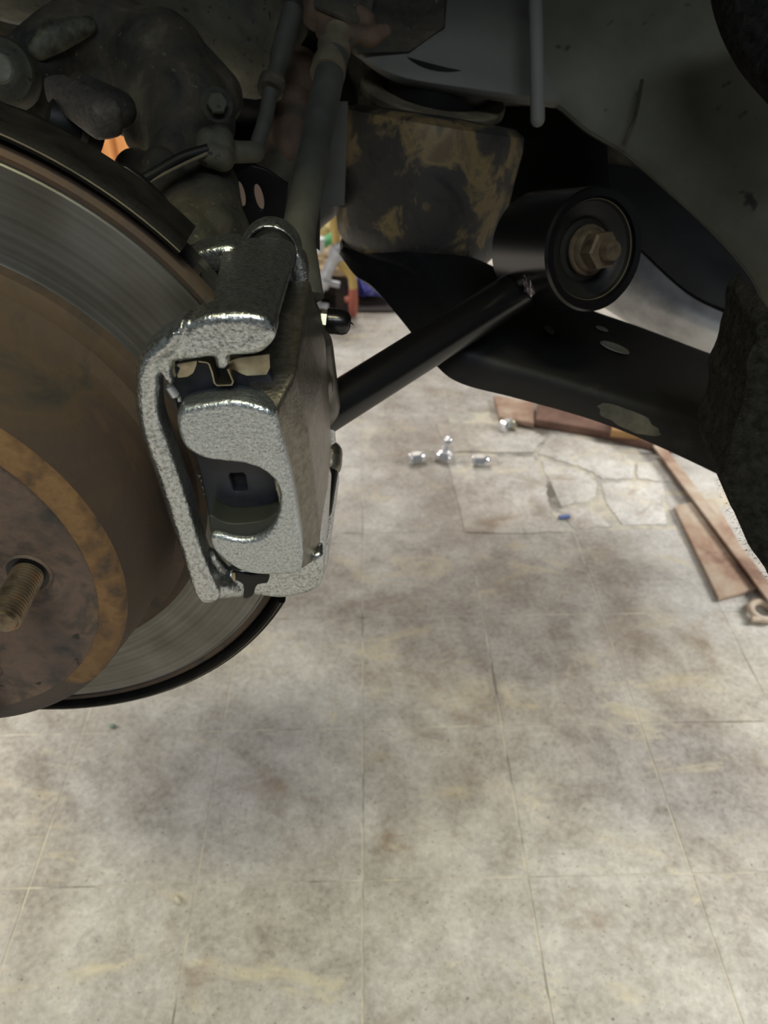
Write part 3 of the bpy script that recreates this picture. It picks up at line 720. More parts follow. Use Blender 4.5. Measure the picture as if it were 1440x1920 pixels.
# shoulder rising inboard to the piston housing
sh1 = [WY(x, y, .262) for x, y in [(505, 770), (530, 745), (575, 790), (570, 850), (540, 840)]]
sh2 = [WY(x, y, .318) for x, y in [(492, 700), (525, 640), (602, 690), (606, 790), (560, 800)]]
sh3 = [WY(x, y, .350) for x, y in [(520, 640), (540, 560), (596, 640), (606, 740), (560, 760)]]
parts.append(hull([sh1, sh2, sh3]))
tag(cast('caliper_body', parts, M['castside'], cal, .0008, 9), 'brownish grey bridge and shoulder of the caliper')
parts = []
parts.append(lathe([(0, -.022), (.029, -.022), (.034, -.019), (.0345, .02), (.032, .026), (0, .026)], (-.066, .345, .9 - .190), (0, 1, 0), 56, close=False))
cast('lug_ring', [lathe([(.0106, -.003), (.0122, -.004), (.0134, -.0015), (.0138, .002), (.0138, .006), (.0126, .008), (.0106, .008)], WY(509, 470, .353), (0, 1, 0), 48, close='loop'), capsule(WY(556, 484, .352), .0040, WY(563, 560, .350), .0055)], M['cast2'], cal, .0007, 3)
pc = WY(509, 472, .355)
parts.append(lathe([(0, .004), (.0130, .004), (.0130, .008), (.010, .011), (0, .011)], pc, (0, 1, 0), 40, close=False))
parts.append(capsule(WY(556, 484, .358), .0052, WY(562, 570, .356), .0075)); parts.append(capsule(WY(562, 570, .356), .008, WY(588, 650, .352), .010)); parts.append(capsule(WY(588, 650, .352), .010, WY(592, 760, .348), .013))
parts.append(capsule(WY(545, 600, .35), .009, WY(575, 720, .345), .014))
hs = cast('piston_housing', parts, M['castdark'], cal, .0009, 3); tag(hs, 'dull dark inboard housing of the caliper')
# bracket pin with rubber boot
pin = thing('slide_pin_boot', WY(503, 494, .330), 'black ribbed rubber boot between the bracket boss and the caliper lug', 'boot')
prof = [(.0045, .015)]
for k in range(4): z = .0155 + k * .0022; prof += [(.0100 if k % 2 else .0104, z), (.0108 if k % 2 == 0 else .0102, z + .0009)]
prof += [(.0098, .0245), (.0045, .0245)]
new('boot', lathe(prof, PB, (0, 1, 0), 40, close='loop'), M['rubber'], pin)
new('pin', lathe([(0, -.01), (.0044, -.01), (.0044, .032), (0, .032)], PB, (0, 1, 0), 20, close=False), M['zinc'], pin)
sb2 = thing('pocket_shade', WY(608, 950, .322), 'black capsule painting the shade in the slot low on the right side of the caliper', 'boot')
new('boot', capsule(WY(617, 880, .338), .0052, WY(606, 955, .316), .0048), M['rubber'], sb2)  # added black capsule stands for the shade inside the recess
new('pocket_boss', capsule(WY(619, 850, .345), .0068, WY(618, 872, .340), .0066), M['castside'], sb2)
# bleeder
bl = thing('bleeder_screw', WY(590, 604, .355), 'bleeder screw with a black rubber cap beside the caliper', 'screw')
b0, b1 = WY(580, 597, .356), WY(660, 607, .356); bd = (b1 - b0).normalized(); Lb = (b1 - b0).length; f = lambda t: b0 + bd * (Lb * t)
new('threaded_base', lathe([(0, 0), (.0075, 0), (.0062, Lb * .10), (.0045, Lb * .16), (.0045, Lb * .2), (.0050, Lb * .22), (.0045, Lb * .24), (.005, Lb * .26), (.0045, Lb * .28), (0, Lb * .28)], b0, bd, 24, close=False), M['castdark'], bl)
new('hex', hexp(f(.24), bd, .0052, Lb * .2), M['zinc'], bl, False)
new('rubber_cap', lathe([(.0040, Lb * .40), (.0058, Lb * .40), (.0062, Lb * .44), (.0060, Lb * .50), (.0063, Lb * .54), (.0061, Lb * .80), (.0052, Lb * .9), (.003, Lb * .965), (0, Lb * .975)], b0, bd, 28, close=False), M['gloss'], bl)
new('cap_nib', tube([f(.94), f(.99) + Vector((0, 0, .0004)), f(1.04) + Vector((0, 0, -.0006))], [.0007, .0005, .0002], 8), M['rubber'], bl)

# ================================================================== LINK ARM with bushing eye
la = thing('link_arm', WY(1110, 480, .44), 'glossy black tubular link arm with a round bushing eye', 'link arm')
p0, p1 = WD(560, 803, .405), WD(1010, 520, .462)
new('tube', tube([p0, p0.lerp(p1, .5), p1], [.0118, .0118, .0118], 40), M['gloss'], la)
ec = WD(1070, 468, .437); ax = (Vector((-.42, -1.0, .10)) + Vector((.62, 0, 0))).normalized()
ax = Vector((.41, -.88, .29)).normalized()
RO = .0325
o = new('bushing_eye', lathe([(RO - .005, .022), (RO - .0012, .0225), (RO, .021), (RO, -.032), (RO - .004, -.033), (RO - .004, .019)], ec, ax, 72, close='loop'), M['gloss'], la)
new('rubber_bushing', lathe([(RO - .004, -.025), (RO - .0042, .019), (RO - .0065, .0195), (RO - .0075, .0175), (RO - .010, .0165), (.0185, .0155), (.0165, .013), (.0135, .0135), (.0125, .016), (0, .016)], ec, ax, 60, close=False), M['rubber'], la)
o = new('retaining_ring', lathe([(RO - .0068, .0188), (RO - .0062, .0200), (RO - .0056, .0188)], ec, ax, 72, close='loop'), M['olive'], la)
bt = thing('bushing_bolt', ec, 'rusty hexagonal bolt with washer through the bushing eye', 'bolt')
bc = ec - ax * 0.0
new('washer', lathe([(.004, .0155), (.0130, .0155), (.0136, .0165), (.0130, .0178), (.004, .0178)], bc, ax, 40, close='loop'), M['boltrust'], bt)
new('flange', lathe([(0, .0175), (.0115, .0175), (.0112, .0195), (.0095, .0215), (0, .0215)], bc, ax, 40, close=False), M['boltrust'], bt)
new('hex_head', hexp(bc, ax, .0103, .010, .021), M['boltrust'], bt, False)
new('thread_end', lathe([(0, .0305), (.0045, .0305), (.0050, .030), (.0052, .0365), (.0046, .0375), (0, .0375)], bc, ax, 24, close=False), M['boltrust'], bt)
# weld bead
bm = bmesh.new(); bmesh.ops.create_icosphere(bm, subdivisions=4, radius=1)
wc = WD(1000, 510, .432)
for v in bm.verts:
    v.co *= 1 + .25 * noise.noise(v.co * 3) + .18 * noise.noise(v.co * 8)
    v.co = wc + Vector((v.co.x * .0055, v.co.y * .006, v.co.z * .0125))
tag(new('weld_bead', bm, M['weld'], la), 'rough glittering weld between tube and eye')
new('eye_collar', capsule(WD(1000, 462, .455), .019, WD(1050, 470, .46), .022), M['black'], la)

# ================================================================== LOWER CONTROL ARM (stamped)
ca = thing('control_arm', WZ(1100, 720, .43), 'large black stamped lower control arm with oval hole', 'control arm')
ZT = .9 - .235
top_edge = [(640, 452), (672, 446), (760, 462), (870, 482), (960, 520), (1095, 580), (1200, 617), (1300, 655), (1395, 690), (1480, 722)]
fold = [(645, 464), (700, 486), (765, 510), (815, 560), (850, 630), (940, 668), (1060, 705), (1180, 742), (1290, 775), (1440, 815)]
low = [(638, 474), (668, 518), (703, 543), (768, 618), (815, 680), (862, 716), (960, 742), (1110, 785), (1240, 838), (1440, 935)]


def dT(k): return [.60, .58, .56, .555, .55, .58, .59, .60, .61, .62][k]
def dF(k): return [.585, .56, .535, .50, .475, .475, .48, .485, .49, .50][k]


R0 = [WD(*p, dT(k)) for k, p in enumerate(top_edge)]
R2 = [WD(*p, dF(k)) for k, p in enumerate(fold)]
R4 = [WD(*p, dF(k) + .004) for k, p in enumerate(low)]
R1 = [a.lerp(b, .55) + Vector((0, 0, .004)) for a, b in zip(R0, R2)]
R1b = [a.lerp(b, .88) + Vector((0, 0, .003)) for a, b in zip(R0, R2)]
R3 = [a.lerp(b, .2) + Vector((0, -.004, 0)) for a, b in zip(R2, R4)]
R3b = [a.lerp(b, .6) + Vector((0, -.003, 0)) for a, b in zip(R2, R4)]
RB = [a + Vector((0, .002, -.010)) for a in R0]
armo = thicken('stamped_shell', grid([RB, R0, R1, R1b, R2, R3, R3b, R4]), .003, M['arm'], ca, 0)


def on_arm(px, py):
    """point on the shell's top seen at a pixel"""
    bpy.context.view_layer.update()
    h = armo.ray_cast(CAM, rd(px, py).normalized()); return (h[1], h[2]) if h[0] else (WD(px, py, .52), Vector((0, -.5, .8)))


for nm, x, y, wx, wy, m, lab in (('oval_hole', 1151, 655, .0105, .0065, M['sealed2'], 'oval access hole showing grey metal beneath'), ('round_hole', 1127, 620, .0045, .003, M['sealed2'], None), ('paint_chip', 1028, 622, .0035, .0045, M['sealed2'], 'bare chip in the black paint')):
    p, n = on_arm(x, y)
    uu = Vector((1, 0, 0)); uu = (uu - n * uu.dot(n)).normalized(); vv = n.cross(uu)
    bm = bmesh.new()
    ri = [[bm.verts.new(p + uu * (math.cos(2 * math.pi * k / 28) * wx * s) + vv * (math.sin(2 * math.pi * k / 28) * wy * s) + n * h) for k in range(28)] for s, h in ((1.06, .0013), (1.0, .0019), (.95, .0019), (.9, .0017))]
    for A, B in zip(ri, ri[1:]):
        for k in range(28): bm.faces.new((A[k], A[(k + 1) % 28], B[(k + 1) % 28], B[k]))
    bm.faces.new(ri[-1])
    o = new(nm, bm, m, ca)
    if lab: tag(o, lab)
# scraped bare patch on the flange
p, n = on_arm(1175, 810)
bm = bmesh.new(); uu = (on_arm(1260, 842)[0] - p).normalized(); vv = n.cross(uu); pts = []
for k in range(40):
    a = 2 * math.pi * k / 40; r = 1 + .25 * noise.noise(Vector((math.cos(a) * 2, math.sin(a) * 2, 3)))
    px, py = 1178 + math.cos(a) * 58 * r, 787 + math.sin(a) * 19 * r + math.cos(a) * 24
    h = armo.ray_cast(CAM, rd(px, py).normalized())
    if h[0]: pts.append(h[1] - rd(px, py).normalized() * .0004)
if len(pts) > 10:
    vs = [bm.verts.new(q) for q in pts]; cc = bm.verts.new(sum(pts, Vector()) / len(pts) + n * .0006)
    for a, b in zip(vs, vs[1:] + vs[:1]): bm.faces.new((a, b, cc))
    tag(new('worn_patch', bm, mat('worn_patch', (.065, .065, .055), .75, cols=[(.03, .03, .025), (.085, .08, .066)], scale=70), ca), 'greyish worn patch on the flange')
    
# ================================================================== SPRING CUP (rusty black cylinder)
sc_ = thing('spring_cup', WD(800, 470, .50), 'large rusty black spring cup above the control arm', 'spring cup')
cc = WD(802, 322, .575); D = .56
up = Vector((.15, .16, 1)).normalized()
wb = lambda a, t: 1 + .012 * noise.noise(Vector((math.cos(a) * 2, math.sin(a) * 2, t * 20)))
new('cup_wall', lathe([(.0, -.064), (.040, -.063), (.056, -.058), (.062, -.050), (.064, -.040), (.0650, .0), (.0660, .024), (.0645, .033), (.058, .037), (0, .039)], cc, up, 80, close=False, wob=wb), M['spring'], sc_)
new('side_gusset', hull([[WD(*p, d) for p, d in zip([(600, 380), (650, 390), (658, 200), (628, 186)], (.55, .56, .58, .57))], [WD(*p, d) for p, d in zip([(612, 372), (655, 386), (662, 205), (634, 192)], (.57, .58, .60, .59))]]), M['grease'], sc_)
seat = thing('coil_spring_seat', WD(812, 190, .56), 'olive brown coil spring seat ring above the rusty cup', 'spring seat')  # the coil spring seat: flange ring and rubber isolator
s0 = WD(812, 180, .585); ups = Vector((.17, -.12, 1)).normalized()
new('flange', lathe([(.040, -.003), (.0535, -.0045), (.0555, -.003), (.0560, .002), (.0545, .0035), (.040, .003)], s0, ups, 72, close='loop'), M['olive'], seat)
new('rubber_isolator', lathe([(0, .0), (.040, .0), (.041, .006), (.040, .030), (0, .030)], s0, ups, 48, close=False), M['rubber'], seat)

# ================================================================== FRAME RAIL / WHEELHOUSE PANELS
rail = thing('frame_rail', WD(820, 150, .6), 'grey undersealed frame rail above the spring seat', 'frame rail')
rows = [[WD(655, -160, .60), WD(760, -160, .60), WD(880, -160, .60), WD(1050, -160, .60)],
        [WD(645, 0, .56), WD(760, 0, .55), WD(880, 0, .55), WD(1050, 0, .56)],
        [WD(655, 70, .55), WD(760, 110, .54), WD(880, 120, .54), WD(1050, 140, .555)],
        [WD(662, 98, .552), WD(740, 146, .542), WD(870, 172, .542), WD(1050, 196, .556)],
        [WD(668, 100, .575), WD(742, 150, .575), WD(872, 176, .575), WD(1052, 198, .59)],
        [WD(672, 70, .70), WD(744, 110, .70), WD(874, 130, .70), WD(1054, 150, .70)]]
thicken('rail_web', grid(rows), .003, M['sealed2'], rail)
new('octagon_plate', hull([[WD(720 + 122 * math.cos(a) , 16 + 88 * math.sin(a), .538 + .010 * (1 - 1)) for a in [math.radians(22.5 + 45 * k) for k in range(8)]], [WD(720 + 132 * math.cos(a), 18 + 96 * math.sin(a), .556) for a in [math.radians(22.5 + 45 * k) for k in range(8)]]]), M['grease2'], rail, False)
for (x, y) in ((905, 55), (893, 60)): new('dent_rib', capsule(WD(x, y - 15, .549), .0025, WD(x - 6, y + 12, .5495), .002), M['sealed2'], rail)
wp = thing('wheelhouse_panel', WD(1250, 300, .62), 'grey olive undersealed wheelhouse panel with curved lower edge at upper right', 'body panel')
lowc = [(1000, 186), (1045, 198), (1100, 243), (1165, 282), (1232, 338), (1292, 392), (1352, 452), (1404, 514), (1432, 570), (1475, 640)]
upc = [(1003, -170), (1080, -170), (1150, -150), (1230, -120), (1300, -80), (1370, -20), (1430, 60), (1480, 140), (1510, 220), (1540, 300)]
dl = lambda k: [.560, .558, .556, .55, .54, .53, .515, .50, .49, .475][k]
A = [WD(*p, dl(k)) for k, p in enumerate(lowc)]; B = [WD(*p, dl(k) * .98) for k, p in enumerate(upc)]
rows = [B, [a.lerp(b, .4) + Vector((0, -.006, 0)) for a, b in zip(B, A)], [a.lerp(b, .85) + Vector((0, -.006, 0)) for a, b in zip(B, A)],
        [a.lerp(b, .97) + Vector((0, -.003, 0)) for a, b in zip(B, A)], A, [a + Vector((0, .008, .002)) for a in A], [a + Vector((0, .09, .03)) for a in A]]
thicken('panel', grid(rows), .003, M['sealed'], wp)
new('seam_rib', tube(spl([WD(1204, 150, .528), WD(1192, 215, .527), WD(1178, 250, .53), WD(1170, 272, .533)], False, 4), [.0012] * 13, 8), M['grease2'], wp)
rod = thing('hanging_rod', WD(1008, 235, .53), 'grey rod hanging down in front of the frame rail', 'rod')
new('rod', capsule(WD(1003, -60, .52), .0048, WD(1008, 224, .515), .0048, 24), mat('rod_grey', (.15, .15, .14), .7), rod)
new('clip_collar', tube([WD(1003, -40, .52), WD(1003, -20, .52)], .0062, 20), M['grease2'], rod)

# ================================================================== TANK behind
tk = thing('fuel_tank', WD(1250, 560, .80), 'black tank with grey lower half and a welded seam behind the bushing', 'tank')
ta = [WD(985, 200, .86), WD(1120, 340, .80), WD(1280, 480, .74), WD(1450, 600, .68)]
def section(offs, DD):
    return [WD(x + dx, y + dy, DD0) for (x, y), (dx, dy), DD0 in zip(offs[0], offs[1], DD)]
seam = [(1000, 262), (1100, 372), (1195, 462), (1290, 548), (1380, 592), (1460, 618)]
topc = [(1000, 100), (1120, 190), (1230, 280), (1330, 370), (1420, 470), (1500, 540)]
botc = [(960, 400), (1040, 482), (1108, 548), (1195, 606), (1335, 672), (1460, 706)]
dS = [.80, .77, .745, .72, .70, .68]
TS = [WD(*p, d) for p, d in zip(seam, dS)]
TT = [WD(*p, d + .06) for p, d in zip(topc, dS)]
TM = [WD((p[0] + q[0]) / 2, (p[1] + q[1]) / 2, d + .005) for p, q, d in zip(topc, seam, dS)]
BM_ = [WD((p[0] * .5 + q[0] * .5), (p[1] * .5 + q[1] * .5), d + .004) for p, q, d in zip(botc, seam, dS)]
BB = [WD(*p, d + .05) for p, d in zip(botc, dS)]
BBB = [WD(p[0] - 5, p[1] - 10, d + .16) for p, d in zip(botc, dS)]
TSin = [p + Vector((0, .010, .0)) for p in TS]
up6 = lambda L, dy: [p + Vector((0, 0, dy)) for p in L]
thicken('upper_shell', grid([[p + Vector((0, .12, .0)) for p in TT], TT, TM, up6(TS, .004), up6(TSin, .002)]), .003, M['tank'], tk)
tag(thicken('lower_shell', grid([up6(TSin, -.004), up6(TS, -.005), BM_, BB, BBB]), .003, M['tanklow'], tk), 'grey lower shell of the tank')
new('seam_flange', tube(spl([p + Vector((0, .004, -.001)) for p in TS], False, 5), .003, 8), M['black'], tk)

# ================================================================== FELT LINER at right edge
fl = thing('felt_wheel_liner', WD(1400, 900, .36), 'black fuzzy felt wheel arch liner at the right edge', 'liner')
edge = [(1440, 580), (1424, 606), (1412, 645), (1402, 690), (1392, 740), (1380, 790), (1368, 840), (1356, 888), (1364, 930), (1385, 978), (1405, 1020), (1432, 1062), (1470, 1120)]
dd = .36
EA = [WD(*p, dd) for p in spl(edge, False, 3)]
EB = [p + Vector((.010, -.004, 0)) for p in EA]; EC = [p + Vector((.06, -.02, .0)) for p in EA]; ED = [p + Vector((.20, -.05, 0)) for p in EA]
E0 = [p + Vector((.004, .05, 0)) for p in EA]
R = []
for L in (E0, EA, EB, EC, ED): R.append([p + Vector((noise.noise(p * 90) * .0022, noise.noise(p * 70) * .002, 0)) for p in L])
bm = bmesh.new(); V = [[bm.verts.new(p) for p in r] for r in R]
for a, b in zip(V, V[1:]):
    for k in range(len(a) - 1): bm.faces.new((a[k], a[k + 1], b[k + 1], b[k]))
thicken('liner_sheet', bm, .003, M['felt'], fl)
bm = bmesh.new(); rr = random.Random(3)
for k in range(2600):
    i = rr.randrange(len(EA) - 1); t = rr.random(); s = rr.random() ** 2 * .08 if k % 3 else rr.uniform(-.004, .004)
    p = EA[i].lerp(EA[i + 1], t) + Vector((s + .001, -s * .3 - .001, 0))
    d = Vector((rr.uniform(-1.3, .4), rr.uniform(-1, .2), rr.uniform(-.9, .7))).normalized() * rr.uniform(.0008, .0030); q = Vector((0, .00012, .00018))
    bm.faces.new([bm.verts.new(p), bm.verts.new(p + q), bm.verts.new(p + d)])
fz = new('felt_fibres', bm, M['felt'], fl, False); fz['kind'] = 'stuff'
# the liner's upper corner
bm = grid([[WD(1330, -120, .44), WD(1345, 10, .44), WD(1385, 110, .435), WD(1450, 190, .43), WD(1520, 260, .42)], [WD(1370, -120, .42), WD(1385, 0, .42), WD(1420, 90, .42), WD(1470, 150, .41), WD(1530, 220, .40)], [WD(1600, -160, .40), WD(1600, -60, .40), WD(1600, 20, .40), WD(1600, 100, .39), WD(1620, 180, .38)]])
thicken('upper_flap', bm, .003, M['felt'], fl)

# ================================================================== LEFT TOP : KNUCKLE CASTINGS
kn = thing('steering_knuckle', WD(250, 200, .45), 'large grimy olive knuckle casting above the rotor', 'knuckle')
P = lambda x, y, d: WD(x, y, d)
parts = [capsule(P(60, 130, .45), .020, P(120, 70, .45), .018), capsule(P(120, 70, .45), .018, P(215, 55, .46), .018), capsule(P(215, 55, .46), .020, P(300, 120, .46), .024), capsule(P(300, 120, .46), .030, P(350, 210, .45), .026),
         capsule(P(300, 160, .46), .030, P(275, 250, .455), .014), capsule(P(350, 200, .45), .026, P(330, 290, .44), .016), capsule(P(60, 130, .45), .020, P(20, 200, .44), .022), capsule(P(150, 100, .48), .03, P(260, 170, .49), .03), capsule(P(400, 180, .46), .018, P(340, 140, .47), .024),
         capsule(P(400, 180, .46), .014, P(410, 240, .45), .010)]
cast('casting', parts, M['grease2'], kn, .0022, 4)
tag(cast('worn_ridge', [capsule(P(72, 92, .431), .006, P(105, 66, .432), .0085), capsule(P(105, 66, .432), .0085, P(165, 48, .438), .005)], mat('worn_ridge', (.1, .1, .07), .7, 0, cols=[(.012, .012, .008), (.06, .06, .04), (.12, .12, .08)], scale=110, bump=.5), kn, .0012, 2), 'paler worn ridge along the top of the casting')
parts = [capsule(P(300, 310, .42), .010, P(370, 410, .42), .020), capsule(P(390, 340, .425), .017, P(400, 430, .41), .016), capsule(P(340, 380, .42), .018, P(360, 460, .40), .016), capsule(P(425, 400, .415), .009, P(440, 422, .415), .008), capsule(P(410, 320, .43), .010, P(415, 390, .43), .012), capsule(P(255, 320, .43), .012, P(330, 370, .43), .018)]
tag(cast('lower_lobe', parts, M['grease2'], kn, .0015, 4), 'lower lobe of the casting above the caliper bracket')
up_ = thing('upper_axle_housing', WD(420, 60, .52), 'broad grimy olive axle housing at the top left', 'housing')
parts = [capsule(P(200, -70, .52), .045, P(420, 10, .54), .045), capsule(P(330, -10, .53), .045, P(460, 60, .54), .038), capsule(P(420, 60, .54), .034, P(470, 110, .545), .026), capsule(P(350, 60, .54), .03, P(420, 110, .55), .028), capsule(P(500, -30, .55), .036, P(520, 30, .55), .024), capsule(P(0, -90, .50), .04, P(200, -70, .52), .045)]
cast('housing_casting', parts, M['grease'], up_, .0025, 4)
# round capped bolt at far left
kb = thing('capped_bushing', WD(5, 132, .40), 'round capped bushing with pale worn face at the far left edge', 'bushing')
kc = WD(2, 133, .395); ka = Vector((.25, -.9, .3)).normalized()
new('cap', lathe([(0, .006), (.008, .006), (.0105, .005), (.0125, .003), (.0150, .002), (.0165, -.001), (.0172, -.010), (.0165, -.02), (0, -.02)], kc, ka, 48, close=False), M['grease'], kb)
new('worn_face', lathe([(0, .0072), (.0060, .0070), (.0078, .0055), (0, .005)], kc, ka, 32, close=False), mat('worn_pale', (.19, .19, .14), .7, cols=[(.09, .09, .06), (.24, .24, .18)], scale=130), kb)
# lever
lv = thing('blunt_lever', WD(160, 200, .395), 'blunt brown steel lever end pointing down at the small gap', 'lever')
a, b = WD(108, 168, .40), WD(200, 226, .378); d = (b - a)
sec = spl([(-1, -.62), (-.6, -1), (.6, -1), (1, -.62), (1, .62), (.6, 1), (-.6, 1), (-1, .62)], True, 2)
sec = [(p.x, p.y) for p in sec]
new('shank', tube([a - d * .06, a, a.lerp(b, .3), a.lerp(b, .8), b, b + d * .07, b + d * .1], [.003, .0066, .0074, .0082, .0084, .0064, .003], sec=sec), mat('lever_steel', (.10, .092, .08), .65, .2, cols=[(.06, .052, .045), (.12, .11, .095)], scale=160, stretch=(3, .4, 3), bump=.5, bscale=400, bdist=.0006), lv)
new('back_plate', capsule(WD(150, 158, .42), .006, WD(220, 205, .41), .010), M['grease2'], lv)
rs = thing('dark_rubber_stop', WD(165, 262, .42), 'dark rubber stop with a pale band below the blunt lever', 'rubber stop')
a, b = WD(92, 222, .40), WD(190, 262, .415)
dv = (b - a).normalized(); LL = (b - a).length
new('stop_body', lathe([(0, -.002), (.011, -.001), (.0128, .004), (.0128, LL * .55), (.0118, LL * .6), (.0118, LL * .9), (.010, LL), (0, LL)], a, dv, 36, close=False), M['rubber'], rs)
new('pale_band', lathe([(.0124, LL * .56), (.0133, LL * .58), (.0133, LL * .68), (.0124, LL * .70)], a, dv, 36, close='loop'), M['grease'], rs)
# backing plate behind rotor, black
bp_ = thing('parking_brake_backing', WD(150, 290, .36), 'black backing plate edge between rotor and knuckle', 'backing plate')
outer = [(-60, 165), (0, 195), (60, 216), (110, 245), (150, 280), (190, 306), (236, 312), (262, 330), (300, 366), (352, 430), (346, 440), (338, 470), (300, 560), (100, 500), (-60, 420)]
new('plate', slabY([outer], .322, .004, .0008), M['black'], bp_)
# ABS sensor and wire
ab = thing('wheel_speed_sensor', WD(405, 275, .40), 'grimy olive wheel speed sensor block with black cable', 'sensor')
new('sensor_block', cast('sensor_block', [capsule(P(392, 262, .400), .0065, P(412, 262, .402), .0065), capsule(P(392, 290, .398), .0065, P(415, 296, .400), .0065), capsule(P(390, 262, .40), .006, P(390, 290, .398), .006), capsule(P(412, 262, .403), .0075, P(416, 296, .403), .007), capsule(P(412, 285, .407), .006, P(478, 285, .415), .0055)], M['olive'], None, .0008, 3).data, M['grease'], ab)
bpy.data.objects.remove([o for o in COL.objects if o.name == 'sensor_block' and o.parent is None][0])
new('cable', tube(spl([P(390, 280, .394), P(340, 296, .390), P(290, 325, .385), P(240, 352, .38)], False, 5), .0028, 12), M['rubber'], ab)
new('steel_line', tube(spl([P(388, 288, .392), P(340, 310, .388), P(270, 346, .383)], False, 5), .0009, 8), M['olive'], ab)
# small bolt above sensor
sb = thing('olive_flange_bolt', WD(406, 195, .415), 'small olive bolt above the wheel speed sensor', 'bolt'); sc0 = WD(406, 197, .412)
new('head', hexp(sc0, ka, .0055, .006, .002), M['grease'], sb, False); new('washer', lathe([(0, 0), (.0085, 0), (.0085, .002), (0, .002)], sc0, ka, 28, close=False), M['grease2'], sb)
# thin brake line
tl = thing('thin_brake_line', WD(500, 200, .43), 'thin dark brake line curving down left of the hose', 'brake line')
new('line', tube(spl([P(548, 20, .45), P(525, 110, .44), P(508, 170, .435), P(497, 225, .43), P(478, 285, .425)], False, 6), [.0062] * 7 + [.0050] * 6 + [.0042] * 12, 14), M['hose'], tl)
new('clip', tube([P(512, 150, .436), P(506, 172, .434)], .0075, 14), M['grease2'], tl)
# black perforated bracket with two slots
pb = thing('perforated_bracket', WD(478, 365, .44), 'black bracket with two slanted oval slots', 'bracket')
def oval(cx, cy, a, b, th): return [(cx + a * math.cos(t) * math.cos(th) - b * math.sin(t) * math.sin(th), cy + a * math.cos(t) * math.sin(th) + b * math.sin(t) * math.cos(th)) for t in [2 * math.pi * k / 24 for k in range(24)]]
new('plate', slabY([[(425, 296), (450, 303), (500, 318), (540, 345), (534, 420), (505, 440), (440, 440), (415, 380)], oval(450.5, 364, 25, 8.5, 1.35), oval(485.5, 370, 25, 8, 1.35)], .445, .003, .0005), M['black'], pb)
o = new('pink_inner_flange', slabY([[(430, 310), (520, 320), (525, 425), (435, 420)]], .56, .004, .0008), M['pinkmetal'], pb); tag(o, 'paler metal seen through the slots')
df = thing('differential_housing', WD(420, 400, .68), 'dark differential housing in the gaps behind the knuckle and line', 'housing')
cast('housing', [capsule(WD(350, 350, .70), .045, WD(560, 340, .70), .045), capsule(WD(300, 150, .70), .03, WD(570, 200, .70), .05), capsule(WD(560, 200, .70), .045, WD(552, 400, .70), .028)], M['black'], df, .004, 3)
# rusty lump and its brackets
kl = thing('rusty_axle_lug', WD(545, 250, .47), 'rust brown axle lug behind the brake hose', 'lug')
parts = [capsule(P(545, 215, .475), .018, P(560, 280, .465), .016), capsule(P(560, 130, .50), .014, P(555, 210, .49), .016), capsule(P(520, 250, .48), .012, P(535, 310, .47), .012)]
cast('lug', parts, M['rustlump'], kl, .0015, 4)
new('lower_web', hull([[WD(*p, .455) for p in [(470, 298), (520, 280), (600, 300), (600, 470), (530, 430), (536, 346), (500, 320)]], [WD(*p, .475) for p in [(470, 298), (520, 280), (600, 300), (600, 470), (530, 430), (536, 346), (500, 320)]]]), M['grease2'], kl, False)
new('web_plate', hull([[WD(*p, .49) for p in [(600, 190), (652, 190), (646, 385), (618, 388), (590, 430), (545, 430), (560, 300)]], [WD(*p, .51) for p in [(605, 190), (652, 190), (646, 380), (616, 380), (590, 425), (550, 430), (565, 300)]]]), M['sealed2'], kl, False)
# brake hose
bh = thing('brake_hose', WD(590, 300, .40), 'grey rubber brake hose running down to the caliper with olive ferrule', 'brake hose')
hp = spl([P(626, 105, .440), P(612, 170, .430), P(597, 240, .418), P(583, 310, .405), P(570, 380, .392), P(560, 445, .380), P(566, 500, .372), P(575, 560, .37)], False, 5)
new('hose', tube(hp, .0084, 24), M['hose'], bh)
fp = [P(634, 62, .446), P(630, 80, .444), P(626, 92, .442), P(622, 104, .44), P(618, 120, .438), P(614, 140, .435)]
new('ferrule', tube(fp, [.0085, .0080, .0098, .0082, .0098, .0100], 24), M['olive'], bh)
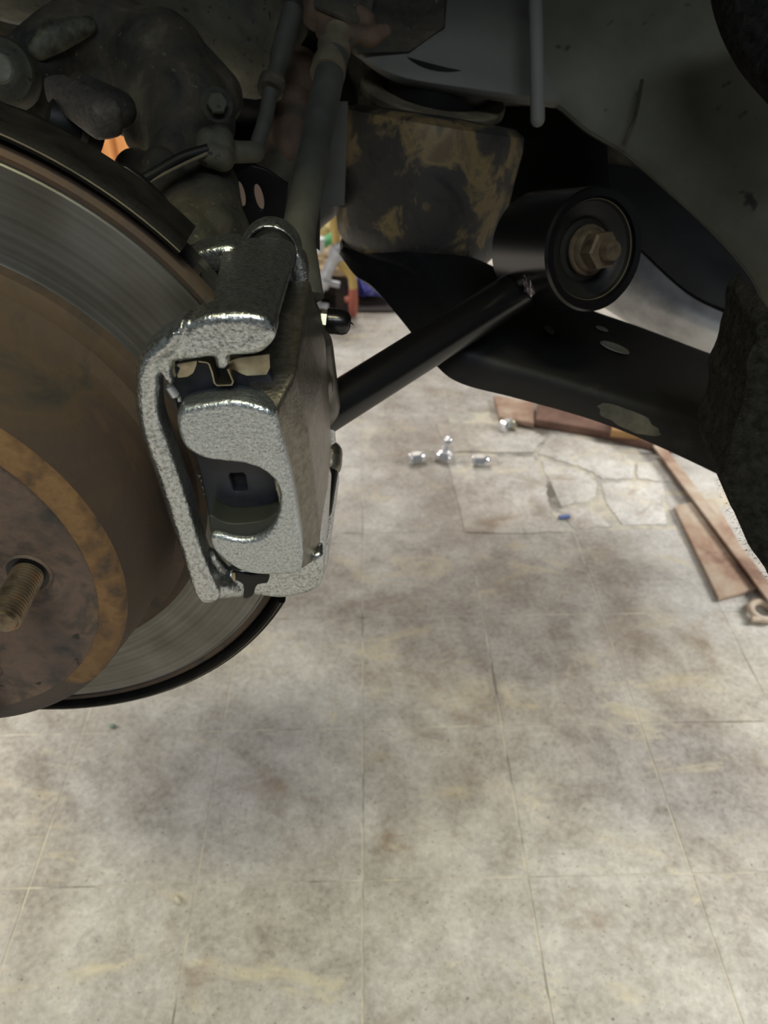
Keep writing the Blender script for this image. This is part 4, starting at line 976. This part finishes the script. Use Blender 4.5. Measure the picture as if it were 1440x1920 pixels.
# crumpled bracket above
cb = thing('rusted_hose_clamp', WD(640, 50, .45), 'crumpled rusty hose clamp above the ferrule', 'clamp')
parts = [capsule(P(592, 30, .455), .008, P(640, 60, .448), .007), capsule(P(600, 5, .455), .010, P(680, 42, .452), .008), capsule(P(640, 60, .447), .006, P(700, 70, .447), .005), capsule(P(690, 70, .447), .006, P(722, 58, .45), .004), capsule(P(610, 60, .45), .006, P(640, 84, .446), .007)]
cast('clamp', parts, M['rustlump'], cb, .0014, 2)
new('clamp_strap', thicken('clamp_strap', grid([[P(585, -40, .45), P(640, -30, .445), P(700, 0, .45)], [P(590, 10, .444), P(640, 30, .44), P(690, 52, .448)], [P(596, 24, .452), P(640, 44, .448), P(686, 60, .455)]]), .002, M['olive'], cb).data, M['grease2'], cb)
_o = [o for o in COL.objects if o.name.startswith('clamp_strap')]
if len(_o) > 1: bpy.data.objects.remove(_o[0])

# ================================================================== BODY ABOVE (unseen arch and pan added to shade the wheel well)
wl = thing('wheel_arch_shade', WD(700, -250, .8), 'unseen dark wheel arch sheet added above to shade the wheel well', 'liner')
rows = [[Vector((x, y, z)) for x in (-.9, -.45, 0, .45, .9)] for y, z in ((.155, 1.245), (.158, 1.27), (.20, 1.30), (.33, 1.32), (.5, 1.28), (.78, 1.20))]
for r in rows:
    for q in (0, 4): r[q].z -= .32
thicken('arch_sheet', grid(rows), .004, M['felt'], wl)  # unseen sheet, added to keep lamp light off the upper parts
ub = thing('underbody_shade_pan', (0, 1.3, 1.05), 'dark underbody of the car, its unseen pan added to shade the parts below', 'car body')
new('pan', boxm((0, 1.3, 1.08), (2.2, 1.1, .05), bev=.01), M['grease2'], ub, False)  # unseen slab for the car body, added to shade what lies below
new('inner_wall', boxm((-.1, .80, 1.03), (1.9, .03, .545), bev=.01), M['grease2'], ub, False)
new('lower_wall', boxm((.45, .83, .73), (1.3, .02, .10), bev=.004), M['grease2'], ub, False)
cm = thing('crossmember', WD(980, 330, .74), 'black crossmember in the dark gap right of the spring cup', 'crossmember')
new('box_section', hull([[WD(*p, .73) for p in [(820, 120), (1130, 130), (1150, 480), (820, 470)]], [WD(*p, .78) for p in [(820, 120), (1130, 130), (1150, 480), (820, 470)]]]), M['black'], cm, False)

for nm, x in (('rear_side_shade', .56), ('front_side_shade', -.86)):
    new(nm, boxm((x, .48, .93), (.01, .62, .66), bev=.002), M['felt'], wl, False)  # unseen panels, added to block side light from the undercarriage
